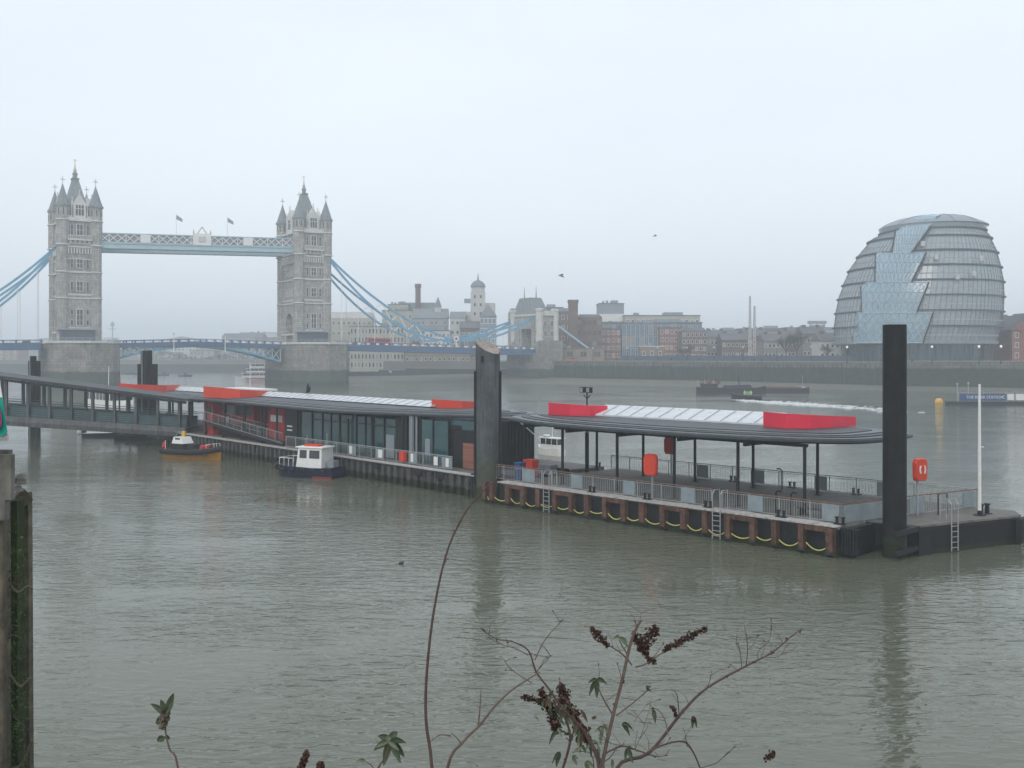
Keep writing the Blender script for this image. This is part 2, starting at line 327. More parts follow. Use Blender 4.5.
def make_tower():
    r = thing('bridge_tower', 'x', 'bridge tower')
    A, B = 5.9, 10.4                                  # half plan of the shaft
    wl = MB()
    lv = [16.2, 31.1, 40.2, 49.0, 58.2]
    for i in range(4):
        a = A - .12*i if i else A
        if i == 0:                                    # road arch through the lowest stage, seen on the side faces
            wl.box(-a, a, -B, -3.6, lv[0], lv[1]); wl.box(-a, a, 3.6, B, lv[0], lv[1]); wl.box(-a, a, -3.6, 3.6, 27.5, lv[1])
            n = 8
            for sgn in (-1, 1):
                for k in range(n):
                    t0, t1 = math.pi*k/n, math.pi*(k+1)/n
                    x0, x1 = -3.6*math.cos(t0), -3.6*math.cos(t1); z0, z1 = 23.9+3.6*math.sin(t0), 23.9+3.6*math.sin(t1)
                    wl.add([(sgn*a*1.001, x0, z0),(sgn*a*1.001, x1, z1),(sgn*a*1.001, x1, 27.6),(sgn*a*1.001, x0, 27.6)], [(0,1,2,3)])
        else: wl.box(-a, a, -B+.1*i, B-.1*i, lv[i], lv[i+1])
    wl.build('shaft_wall', M['stone'], r)
    for z, e in ((19.2,.5),(31.1,.35),(32.3,.2),(40.2,.35),(49.0,.45),(50.2,.25),(58.2,.55)):
        MB().box(-A-e, A+e, -B-e, B+e, z-.25, z+.3).build('string_course', M['stone_trim'], r)
    t = MB().box(-A-.25, A+.25, -B-.25, B+.25, 44.6, 44.9)
    for i in range(9): t.box(-3.6+i*.9-.2, -3.6+i*.9+.2, -B-.55, -B+.1, 46.6, 48.6)
    for i in range(16): t.box(-A-.5, -A+.1, -7.6+i*1.0-.22, -7.6+i*1.0+.22, 46.6, 48.6)
    t.build('corbel_table', M['stone_trim'], r)
    for sx in (-1, 1):
        for sy in (-1, 1):
            cx, cy = sx*5.35, sy*9.4
            tb = MB().lathe([(2.05,16.2),(2.05,49),(2.3,50),(2.3,63.3)], cx, cy, 8, R(22.5)).build('turret', M['stone'], r)
            MB().lathe([(2.65,62.9),(2.65,63.6),(2.3,63.8),(.25,70.2),(.2,70.6)], cx, cy, 8, R(22.5)).build('turret_spire', M['slate'], tb)
            for z in (31.1,40.2,49.6,58.2): MB().lathe([(2.2 if z<45 else 2.45,z-.25),(2.5 if z<45 else 2.75,z),(2.2 if z<45 else 2.45,z+.3)], cx, cy, 8, R(22.5)).build('band', M['stone_trim'], tb)
            fn = MB().beam((cx,cy,70),(cx,cy,73.4),.22).beam((cx-.8,cy,72.3),(cx+.8,cy,72.3),.25).beam((cx,cy-.8,72.3),(cx,cy+.8,72.3),.25)
            fn.build('finial', M['stone_trim'], tb)
            sw = None
            for k in range(8):
                a = R(45*k); MB().beam((cx+2.28*math.cos(a)*.93,cy+2.28*math.sin(a)*.93,60),(cx+2.28*math.cos(a)*.93,cy+2.28*math.sin(a)*.93,62.2),.35,.3).build('slit_window', M['dark_glass'], tb)
    # steep roof, lantern, crown
    rf = MB().rings([[(-4.6,-8.4,58.4),(4.6,-8.4,58.4),(4.6,8.4,58.4),(-4.6,8.4,58.4)], [(-3.6,-6.2,62.5),(3.6,-6.2,62.5),(3.6,6.2,62.5),(-3.6,6.2,62.5)], [(-.95,-1.5,74.0),(.95,-1.5,74.0),(.95,1.5,74.0),(-.95,1.5,74.0)]])
    rr = rf.build('roof', M['slate'], r)
    MB().box(-1.25,1.25,-1.8,1.8,74,74.4).lathe([(.8,74.4),(.8,75.8),(1.0,76),(.5,76.8)],0,0,8).build('lantern', M['slate'], rr)
    MB().lathe([(.5,76.8),(.6,77.4),(.3,78.0),(.14,79.2),(.08,81.4)],0,0,8).beam((-.6,0,81),(.6,0,81),.15).build('crown_finial', M['gold'], rr)
    # gabled dormers on the four faces
    for ax, sg in (('y',-1),('y',1),('x',-1),('x',1)):
        rot = {('y',-1):0, ('y',1):R(180), ('x',-1):R(-90), ('x',1):R(90)}[(ax,sg)]
        fy = -(B+.05) if ax == 'y' else -(A+.05); Mx = Matrix.Rotation(rot, 4, 'Z'); hw = 2.4 if ax == 'y' else 3.4
        g = MB(Mx).box(-hw, hw, fy, fy+2.6, 58.5, 63.4); zt = 67.6
        g.tri_prism((-hw,fy,63.4),(hw,fy,63.4),(0,fy,zt),(0,2.6,0))
        for s in (-1,1): g.beam((s*hw,fy+.3,58.5),(s*hw,fy+.3,65.0),.6); g.beam((s*hw,fy+.3,65),(s*hw,fy+.3,66.6),.25)
        g.beam((0,fy+.3,zt-.4),(0,fy+.3,zt+1.5),.3)
        gd = g.build('gable', M['stone_trim'], r)
        MB(Mx).rings([[(-hw*.9,fy+2.4,63.3),(hw*.9,fy+2.4,63.3),(0,fy+2.4,67)],[(-hw*.3,fy+6.5,63.3),(hw*.3,fy+6.5,63.3),(0,fy+6.5,66.5)]]).build('gable_roof', M['slate'], gd)
        wn = MB(Mx)
        for i in (-1,0,1): wn.box(i*.95-.33,i*.95+.33,fy-.1,fy+.1,60.0,62.2); wn.box(i*.95-.33,i*.95+.33,fy-.1,fy+.1,62.5,63.6)
        wn.build('gable_window', M['dark_glass'], gd)
    # windows of the shaft on the two long river faces
    for s in (-1, 1):
        pr = MB()
        pr.box(-A, A, s*(B+.3)-.2, s*(B+.3)+.2, 58.4, 59.2)
        for i in range(9): pr.box(-4+i*1.0-.28, -4+i*1.0+.28, s*(B+.3)-.2, s*(B+.3)+.2, 59.2, 59.8) if abs(-4+i)>2.6 else None
        pr.build('parapet', M['stone_trim'], r)
    for ang, sy in ((0,-1),(math.pi,1)):
        y = sy*(B-.05)
        for z, h in ((54.9,3.6),(43.4-.2,2.9),(35.3,3.0)):
            shared_windows(r, [(x,y if z>30 else y,z) for x in (-2.55,2.55)], .8, h, M['dark_glass'], M['stone_trim'], 'window', ang, .45, 1, 1)
            shared_windows(r, [(0,y,z)], 1.9, h+.2, M['dark_glass'], M['stone_trim'], 'window', ang, .45, 2, 1)
        shared_windows(r, [(x,y,z) for x in (-2.55,2.55) for z in (22.6,26.3)], .8, 1.7, M['dark_glass'], M['stone_trim'], 'window', ang, .5, 1, 0)
        shared_windows(r, [(0,y,24.4)], 1.9, 5.4, M['dark_glass'], M['stone_trim'], 'window', ang, .5, 2, 2)
        bl = MB()
        bl.box(-3.9,3.9,min(y,y+sy*1.3),max(y,y+sy*1.3),51.2,51.7)
        for i in range(13): xx = -3.8+i*.633; bl.box(xx-.13,xx+.13,y+sy*1.1-.1,y+sy*1.1+.1,51.7,52.8)
        bl.box(-3.9,3.9,y+sy*1.1-.15,y+sy*1.1+.15,52.8,53.05)
        for i in range(5): bl.box(-3+i*1.5-.25,-3+i*1.5+.25,min(y,y+sy*.9),max(y,y+sy*.9),50.4,51.2)
        bl.build('balcony', M['stone_trim'], r)
        MB().box(-3.6,3.6,min(y,y+sy*.9),max(y,y+sy*.9),20.6,21.0).build('window_ledge', M['stone_trim'], r)
        MB().box(-2.2,2.2,y-.15,y+.15,16.3,19.6).build('river_door', M['blacksteel'], r)
    for ang, sx in ((R(-90),-1),(R(90),1)):
        x = sx*(A-.1)
        shared_windows(r, [(x,yy,z) for yy in (-2.8,0,2.8) for z in (35.3,44.6-1.6,54.4)], 1.2, 2.8, M['dark_glass'], M['stone_trim'], 'window', ang, .4, 2, 1)
    cb = MB().box(-6.6,4.6,-13.6,-10.5,16.3,20.0).build('control_cabin', M['hoarding'], r)
    MB().box(-7.6,5.4,-14.2,-10.4,20.0,20.45).build('cabin_roof', M['greyclad'], cb)
    MB().box(-6.2,4.2,-13.68,-13.5,17.6,19.4).build('cabin_window', M['dark_glass'], cb)
    return r
tw = make_tower(); tw.location = T1; tw.rotation_euler = (0,0,YAW)
tw['label'] = 'stone gothic bridge tower with spires at the left, nearer end of the high walkway'; tw['group'] = 'towers of the bridge'
tw2 = copy_tree(tw, T2, (0,0,YAW), 'stone gothic bridge tower standing on the pier right of the open river span')
for t, lb in ((T1,'left granite river pier carrying the nearer bridge tower'),(T2,'right granite river pier with green tide mark carrying the farther bridge tower')):
    r = thing('bridge_pier', lb, 'bridge pier', (0,0,0), 'granite piers of the bridge')
    def pl(s): return [(-10.9*s,-13),(-7.5*s,-18.5),(0,-20.5*s),(7.5*s,-18.5),(10.9*s,-13),(10.9*s,18),(-10.9*s,18)]
    mb = MB(); mb.rings([[(x,y,-5) for x,y in pl(1.03)],[(x,y,2) for x,y in pl(1.03)],[(x,y,15.4) for x,y in pl(1.0)]]); mb.build('pier_body', M['granite'], r)
    MB().rings([[(x,y,15.4) for x,y in pl(1.04)],[(x,y,16.2) for x,y in pl(1.04)]]).build('coping', M['stone_trim'], r)
    rl = MB(); q = pl(.98)
    for i in range(len(q)):
        a, b = q[i], q[(i+1)%len(q)]; n = max(2,int(math.dist(a,b)/2.2))
        for z in (16.8,17.3): rl.beam((*a,z),(*b,z),.08)
        for k in range(n): u = k/n; rl.beam((a[0]+(b[0]-a[0])*u,a[1]+(b[1]-a[1])*u,16.2),(a[0]+(b[0]-a[0])*u,a[1]+(b[1]-a[1])*u,17.3),.1)
    rl.build('guard_rail', M['greysteel'], r)
    r.location = t+Vector((1.9,-.6,0)); r.rotation_euler = (0,0,YAW_P)
mp = T1 + Vector((17,-9,0))
r = thing('signal_mast', 'thin signal mast with cross arm standing on the left bridge pier', 'mast', (mp.x, mp.y, 16.2))
MB().tube([(mp.x,mp.y,16.2),(mp.x,mp.y,23)],.18).build('pole', M['bridge_pale'], r)
MB().beam((mp.x-1.4,mp.y,20.4),(mp.x+1.2,mp.y,20.4),.2).box(mp.x-.5,mp.x+.5,mp.y-.3,mp.y+.3,21.3,22.6).build('signal_arm', M['bridge_pale'], r)

# high walkways between the towers: the river one and the far one
def S(t, w_, z, base=T1): v = base + AX*t + PX_*w_; return Vector((v.x, v.y, z))
Lw = (T2 - T1).length
def walkway(wo, label):
    r = thing('high_walkway', label, 'walkway', S(Lw/2, wo, 46), 'high level walkways')
    a, b = 5.5, Lw-4.5
    zb = lambda t: 49.0 + 1.3*(t-a)/(b-a)
    n = 26; st = (b-a)/n
    for s, zz, h, nm, m in ((0,0,1.7,'lower_girder','bridge_pale'),(0,1.95,.4,'middle_chord','bridge_pale'),(0,5.0,.5,'top_chord','bridge_pale')):
        g = MB()
        for y in (-1.7,1.7): g.beam(S(a,wo+y,zb(a)+zz+h/2), S(b,wo+y,zb(b)+zz+h/2), .4, h)
        if zz == 0:
            g.beam(S(a,wo,zb(a)+.2), S(b,wo,zb(b)+.2), 4.0, .4); g.beam(S(a,wo,zb(a)+1.75), S(b,wo,zb(b)+1.75), 4.3, .25)
        if zz > 4: g.beam(S(a,wo,zb(a)+5.35), S(b,wo,zb(b)+5.35), 4.0, .25)
        g.build(nm, M[m], r)
    for y in (-1.7,1.7):
        lt = MB()
        for i in range(n*1):
            t0, t1 = a+st*i, a+st*(i+1); z0, z1 = zb(t0)+2.4, zb(t0)+5.0; y_ = wo+y+(-.12 if y<0 else .12)
            lt.beam(S(t0,y_,z0),S(t1,y_,z1),.28); lt.beam(S(t0,y_,z1),S(t1,y_,z0),.28)
            if i % 2 == 0: lt.beam(S(t0,y_,z0),S(t0,y_,z1),.22)
        lt.build('lattice', M['white'], r)
    gl = MB().beam(S(a,wo,zb(a)+3.7),S(b,wo,zb(b)+3.7),2.9,2.5); gl.build('glazing', M['greyclad'], r)
    for u in (.245,.745): t = a+(b-a)*u; MB().beam(S(t-1.7,wo-1.95,zb(t)+3.7),S(t+1.7,wo-1.95,zb(t)+3.7),.3,2.9).build('crest_panel', M['white'], r)
    if wo < 0:
        t = Lw*.52; cm = MB().beam(S(t-3.2,wo-2.0,zb(t)+4.0),S(t+3.2,wo-2.0,zb(t)+4.0),.5,4.2)
        c1 = cm.build('centre_crest', M['white'], r)
        g = MB()
        for s in (-1,1): g.tube([S(t+s*3,wo-2.1,zb(t)+6.0),S(t+s*3,wo-2.1,zb(t)+7.6)],[.3,.1],6)
        for s in (-1,1): g.beam(S(t+s*1.6,wo-2.1,zb(t)+6.1),S(t,wo-2.1,zb(t)+8.6),.3)
        g.build('gilt_ornament', M['gold'], c1)
        MB().beam(S(t-1.2,wo-2.35,zb(t)+4.1),S(t+1.2,wo-2.35,zb(t)+4.1),.3,1.8).build('coat_of_arms', M['stone_trim'], c1)
walkway(-7.2, 'lattice walkway high between the two towers on the side facing the camera')
walkway(7.2, 'farther lattice walkway high between the towers, mostly hidden by the near one')
for u, lb in ((.335,'limp flag on a thin pole above the left half of the high walkway'),(.60,'limp flag on a thin pole above the right half of the high walkway')):
    t = Lw*u+(6.5 if u<.4 else 3); b = S(t,-5.4,54.6)
    r = thing('flag_pole', lb, 'flag', b, 'flags on the walkway')
    MB().tube([b, b+Vector((0,0,8.4))],[.13,.08],6).build('pole', M['white'], r)
    f = b+Vector((0,0,8.2)); g = MB().rings([[f+Vector((i*.45,.15*math.sin(i*1.7),-i*.32)), f+Vector((i*.45,.15*math.sin(i*1.7+1),-1.7-i*.22))] for i in range(6)], close=False)
    g.build('flag', M['greyclad'], r)

# road deck
def girder_parts(r, pts, w0=9.6, th=None):
    """pts: (t, ztop, zbot)"""
    for s in (-1,1):
        g = MB()
        for (t0,z0,b0),(t1,z1,b1) in zip(pts,pts[1:]):
            vs = [S(t,s*w0+e,z) for e in (-.3,.3) for t,z in ((t0,b0),(t1,b1),(t1,z1),(t0,z0))]
            g.add(vs, [(0,1,2,3),(7,6,5,4),(0,4,5,1),(1,5,6,2),(2,6,7,3),(3,7,4,0)])
        g.build('edge_girder', M['deep_blue'] if th is None else M['bridge_blue'], r)
    d = MB()
    for (t0,z0,b0),(t1,z1,b1) in zip(pts,pts[1:]): d.beam(S(t0,0,z0-.35),S(t1,0,z1-.35),w0*2-.7,.5)
    d.build('roadway', M['land'], r)
def parapet(r, pts, w0=9.9, step=2.6):
    for s in (-1,1):
        g = MB()
        for (t0,z0,_),(t1,z1,_) in zip(pts,pts[1:]):
            g.beam(S(t0,s*w0,z0+1.35),S(t1,s*w0,z1+1.35),.3,.22); g.beam(S(t0,s*w0,z0+.25),S(t1,s*w0,z1+.25),.3,.4)
            n = max(1,int(abs(t1-t0)/step))
            for k in range(n):
                t = t0+(t1-t0)*k/n; z = z0+(z1-z0)*k/n; g.beam(S(t,s*w0,z),S(t,s*w0,z+1.5),.42)
                MB().beam(S(t+.6,s*(w0+.05),z+.8),S(t+step*.72,s*(w0+.05),z+.8),.16,.62).build('parapet_panel', M['white'], r)
        g.build('parapet', M['deep_blue'], r)
sp = Lw/2
def bascule(t0, t1, label):
    r = thing('bascule_leaf', label, 'bridge span', S((t0+t1)/2,0,15), 'bascule leaves')
    n = 10; pts = []
    for i in range(n+1):
        u = i/n; t = t0+(t1-t0)*u; zt = 15.0+.9*u; pts.append((t, zt, zt-1.1))
    if t1 < t0: pass
    girder_parts(r, pts, 8.6); parapet(r, pts, 8.9)
    for s in (-1,1):
        lo = MB(); br = MB()
        f = lambda u: 15.0+.9*u-1.2-4.9*(1-u)**1.9
        for i in range(n):
            u0,u1 = i/n,(i+1)/n; ta,tb = t0+(t1-t0)*u0, t0+(t1-t0)*u1
            lo.beam(S(ta,s*7.8,f(u0)),S(tb,s*7.8,f(u1)),.5,.7)
            za, zb2 = 15.0+.9*u0-1, 15.0+.9*u1-1
            if i < 8:
                br.beam(S(ta,s*7.8,f(u0)),S(ta,s*7.8,za),.32); br.beam(S(ta,s*7.8,za),S(tb,s*7.8,f(u1)),.3); br.beam(S(ta,s*7.8,f(u0)),S(tb,s*7.8,zb2),.22)
        lo.build('arched_chord', M['bridge_blue'], r); br.build('bracing', M['bridge_pale'], r)
bascule(10.6, sp-.15, 'left opening leaf of the bridge span with arched blue underside')
bascule(Lw-10.6, sp+.15, 'right opening leaf of the bridge span with arched blue underside')
def side_span(t0, t1, z0, z1, label):
    r = thing('suspended_span', label, 'bridge span', S((t0+t1)/2,0,14))
    pts = [(t0+(t1-t0)*i/12, z0+(z1-z0)*i/12, z0+(z1-z0)*i/12-2.0) for i in range(13)]
    girder_parts(r, pts); parapet(r, pts)
side_span(Lw+10.7, Lw+100, 15.2, 13.2, 'blue suspended road span right of the right bridge tower')
side_span(-10.7, -104, 15.2, 13.6, 'blue suspended road span running out of frame left of the left tower')
# suspension chains
def chain(pts, su, sl_, label, w_, deckz, n=16, name='suspension_chain'):
    (ta,za),(tb,zb_) = pts
    r = thing(name, label, 'suspension chain', S(ta,w_,za), 'suspension chains')
    zu = lambda u: za+(zb_-za)*u - su*4*u*(1-u); zl = lambda u: za+(zb_-za)*u - sl_*4*u*(1-u)
    tt = lambda u: ta+(tb-ta)*u
    for nm, f in (('upper_chord',zu),('lower_chord',zl)):
        g = MB()
        for i in range(n): g.beam(S(tt(i/n),w_,f(i/n)),S(tt((i+1)/n),w_,f((i+1)/n)),.75,.75)
        g.build(nm, M['bridge_blue'], r)
    g = MB()
    for i in range(n-1):
        u0,u1 = i/n,(i+1)/n
        if i > n*.35:
            if i % 2: g.beam(S(tt(u0),w_,zu(u0)),S(tt(u1),w_,zl(u1)),.3)
            else: g.beam(S(tt(u0),w_,zl(u0)),S(tt(u1),w_,zu(u1)),.3)
    g.build('bracing', M['white'], r)
    hg = MB(); k = max(3,int(abs(tb-ta)/6))
    for i in range(1,k):
        u = i/k; 
        if zl(u) > deckz+2: hg.beam(S(tt(u),w_,zl(u)),S(tt(u),w_,deckz),.16)
    hg.build('hangers', M['white'], r)
for w_, nm in ((-9.2,'nearer'),(9.2,'farther')):
    chain([(Lw+6,50.6),(Lw+59,17.4)], 4.6, 9.2, nm+' long blue chain sagging right from the right bridge tower', w_, 15)
    chain([(Lw+59,17.4),(Lw+95,27)], 1.0, 3.2, nm+' short blue chain rising right to the shore gatehouse', w_, 14, 10)
    chain([(-6,49),(-66,16.4)], 7.6, 12.0, nm+' blue chain sagging left from the left bridge tower out of frame', w_, 15)
    r = thing('tie_rod', nm+' pale blue inclined tie from the shore gatehouse down to the ground', 'bridge tie', S(Lw+102,w_,27), 'land ties')
    MB().beam(S(Lw+102.5,w_,26.3),S(Lw+121,w_,14.2),.8,.8).build('tie', M['bridge_pale'], r)
    bx = MB().box(-1.1,1.1,-.4,.4,-1.1,1.1)
    j = S(Lw+60,w_-.5,18); r = thing('chain_joint', nm+' round white pin cover where two chain lengths meet', 'chain joint', j, 'chain pins')
    MB().tube([j,j+Vector((0,-.6,0))],1.15,14).build('disc', M['white'], r); MB().tube([j+Vector((0,-.55,0)),j+Vector((0,-.75,0))],.6,10).build('pin', M['busred'], r)
    MB().beam(j+Vector((0,-.2,-3.4)),j+Vector((0,-.2,-1.4)),1.6,.5).build('foot', M['white'], r)
# the shore gatehouse
ab = S(Lw+99,-1,0)
r = thing('gatehouse_tower', 'stone gatehouse with steep slate roof where the bridge meets the right bank', 'gatehouse')
MB().box(-4.6,4.6,-10.5,-4.5,0,28).box(-4.6,4.6,4.5,10.5,0,28).box(-4.6,4.6,-4.5,4.5,22.5,28).build('wall', M['stone'], r)
MB().box(-5.2,6.4,-12.2,-10.5,0,17.5).box(-6,6,-12.5,12.5,-1,12.4).build('abutment', M['granite'], r)
MB().box(-5,5,-11,11,28,28.8).box(-4.9,4.9,-10.9,-10.4,28.8,30).box(-4.9,4.9,10.4,10.9,28.8,30).build('parapet', M['stone_trim'], r)
MB().rings([[(-4.5,-5,28.8),(4.5,-5,28.8),(4.5,10,28.8),(-4.5,10,28.8)],[(-2.6,-1.5,36.0),(2.6,-1.5,36.0),(2.6,7.5,36.0),(-2.6,7.5,36.0)]]).build('roof', M['slate'], r)
for x in (-4,4):
    for y in (-9.8,9.8): MB().lathe([(1.5,17),(1.5,29.5),(1.8,30),(1.8,30.8),(1.3,31)],x,y,8).build('corner_turret', M['stone_trim'], r)
for y in (-1.5,7.5): MB().tube([(0,y,36),(0,y,41)],[.3,.08],6).build('finial', M['slate'], r)
shared_windows(r, [(x,-10.55,z) for x in (-1.6,1.6) for z in (20.3,24.6)], 1.2, 2.2, M['dark_glass'], M['stone_trim'], 'window', 0, .3, 2)
shared_windows(r, [(-4.65,y,z) for y in (-7.5,7.5) for z in (17,24.6)], 1.2, 2.4, M['dark_glass'], M['stone_trim'], 'window', R(-90), .3, 2)
r.location = ab; r.rotation_euler = (0,0,YAW_P)
# vehicles, lamps and walkers on the bridge
def car_mesh(r, L, W, h, col, cab0=.25, cab1=.8, z=0):
    b = MB().rings([[(-L/2,-W/2,.35+z),(L/2,-W/2,.35+z),(L/2,W/2,.35+z),(-L/2,W/2,.35+z)],[(-L/2,-W/2,h*.5+z),(L/2,-W/2,h*.56+z),(L/2,W/2,h*.56+z),(-L/2,W/2,h*.5+z)],
        [(-L/2+L*cab0*.3,-W/2*.97,h*.6+z),(L/2*.97,-W/2*.97,h*.62+z),(L/2*.97,W/2*.97,h*.62+z),(-L/2+L*cab0*.3,W/2*.97,h*.6+z)]]); b.build('body', col, r)
    MB().rings([[(-L/2+L*cab0,-W/2*.93,h*.6+z),(L/2-L*(1-cab1)*.4,-W/2*.93,h*.6+z),(L/2-L*(1-cab1)*.4,W/2*.93,h*.6+z),(-L/2+L*cab0,W/2*.93,h*.6+z)],
        [(-L/2+L*(cab0+.12),-W/2*.8,h+z),(L/2-L*(1-cab1),-W/2*.8,h+z),(L/2-L*(1-cab1),W/2*.8,h+z),(-L/2+L*(cab0+.12),W/2*.8,h+z)]]).build('cabin_glass', M['dark_glass'], r)
    for sx in (-.32,.32):
        for sy in (-1,1): MB().tube([(sx*L,sy*W/2*.98,.33+z),(sx*L,sy*W/2*.78,.33+z)],.33,12).build('wheel', M['tyre'], r)
def on_deck(t, w_, z): return S(t, w_, z)
r = thing('bus', 'red double decker bus crossing the bridge right of the right tower', 'bus')
MB().box(-5,5,-1.25,1.25,.4,4.2).build('body', M['busred'], r)
MB().box(-4.8,4.8,-1.3,1.3,1.5,2.3).box(-4.8,4.8,-1.3,1.3,2.9,3.7).build('window_band', M['dark_glass'], r)
for sx in (-3.2,3.0):
    for sy in (-1,1): MB().tube([(sx,sy*1.28,.5),(sx,sy*1.0,.5)],.5,12).build('wheel', M['tyre'], r)
r.location = on_deck(Lw+31,2,14.0); r.rotation_euler = (0,0,TH)
for t, z, c, lb, dims in ((Lw+44,13.9,'vanyellow','yellow van crossing the bridge behind the blue chains',(5.4,2.1,2.7)),(Lw+19,14.4,'white','white car crossing the bridge just right of the right tower',(4.5,1.8,1.9)),
                       (-16,14.5,'dkcloth','dark car on the bridge left of the left tower',(4.5,1.8,1.7))):
    r = thing('van' if 'van' in lb else 'car', lb, 'van' if 'van' in lb else 'car'); car_mesh(r, *dims, M[c]); r.location = on_deck(t,-4,z); r.rotation_euler = (0,0,TH)
def far_person(loc, top, label, h=1.72, name='person', group=None, walk=.3):
    """a small standing or walking figure as one continuous body"""
    r = MB(); s = h/1.75
    leg = lambda sx, fy: [(sx*.09*s,fy*.22*s,.03*s),(sx*.09*s,fy*.1*s,.5*s),(sx*.08*s,0,.9*s)]
    r.tube(leg(-1,walk),[.05*s,.06*s,.09*s],6); r.tube(leg(1,-walk),[.05*s,.06*s,.09*s],6)
    r.lathe([(.15*s,.82*s),(.16*s,1.0*s),(.18*s,1.25*s),(.2*s,1.4*s),(.07*s,1.5*s),(.06*s,1.54*s),(.1*s,1.6*s),(.105*s,1.68*s),(.06*s,1.76*s)],0,0,8,sx=1.1,sy=.75)
    for sx in (-1,1): r.tube([(sx*.2*s,0,1.4*s),(sx*.26*s,.03*s,1.12*s),(sx*.24*s,-.08*s,.88*s)],[.06*s,.05*s,.035*s],6)
    o = r.build(name, M[top], smooth=True); o.location = loc; tag(o, label, 'person', group); return o
for i, (t, lb) in enumerate(((Lw*.42,'tiny walker in dark clothes left of the middle of the opening span'),(Lw*.47,'tiny walker in dark clothes at the middle of the opening span'),(Lw*.73,'tiny walker in dark clothes on the right half of the opening span'),(Lw*.80,'tiny walker in dark clothes close to the right tower arch'))):
    far_person(on_deck(t,-7.6,15.2), 'dkcloth', lb, group='walkers on the bridge').rotation_euler = (0,0,TH)
for i, (t, lb) in enumerate(((Lw*.40,'white lamp post left of the middle of the opening span'),(Lw*.62,'white lamp post right of the middle of the opening span'))):
    b = on_deck(t,-9.25,12.4); r = thing('lamp_post', lb, 'lamp post', b, 'lamp posts on the opening span')
    MB().tube([b,b+Vector((0,0,6.2))],[.22,.13],6).build('post', M['white'], r); MB().lathe([(.1,b.z+6.2),(.32,b.z+6.6),(.1,b.z+7.1)],b.x,b.y,8).build('lantern', M['dirty_white'], r)

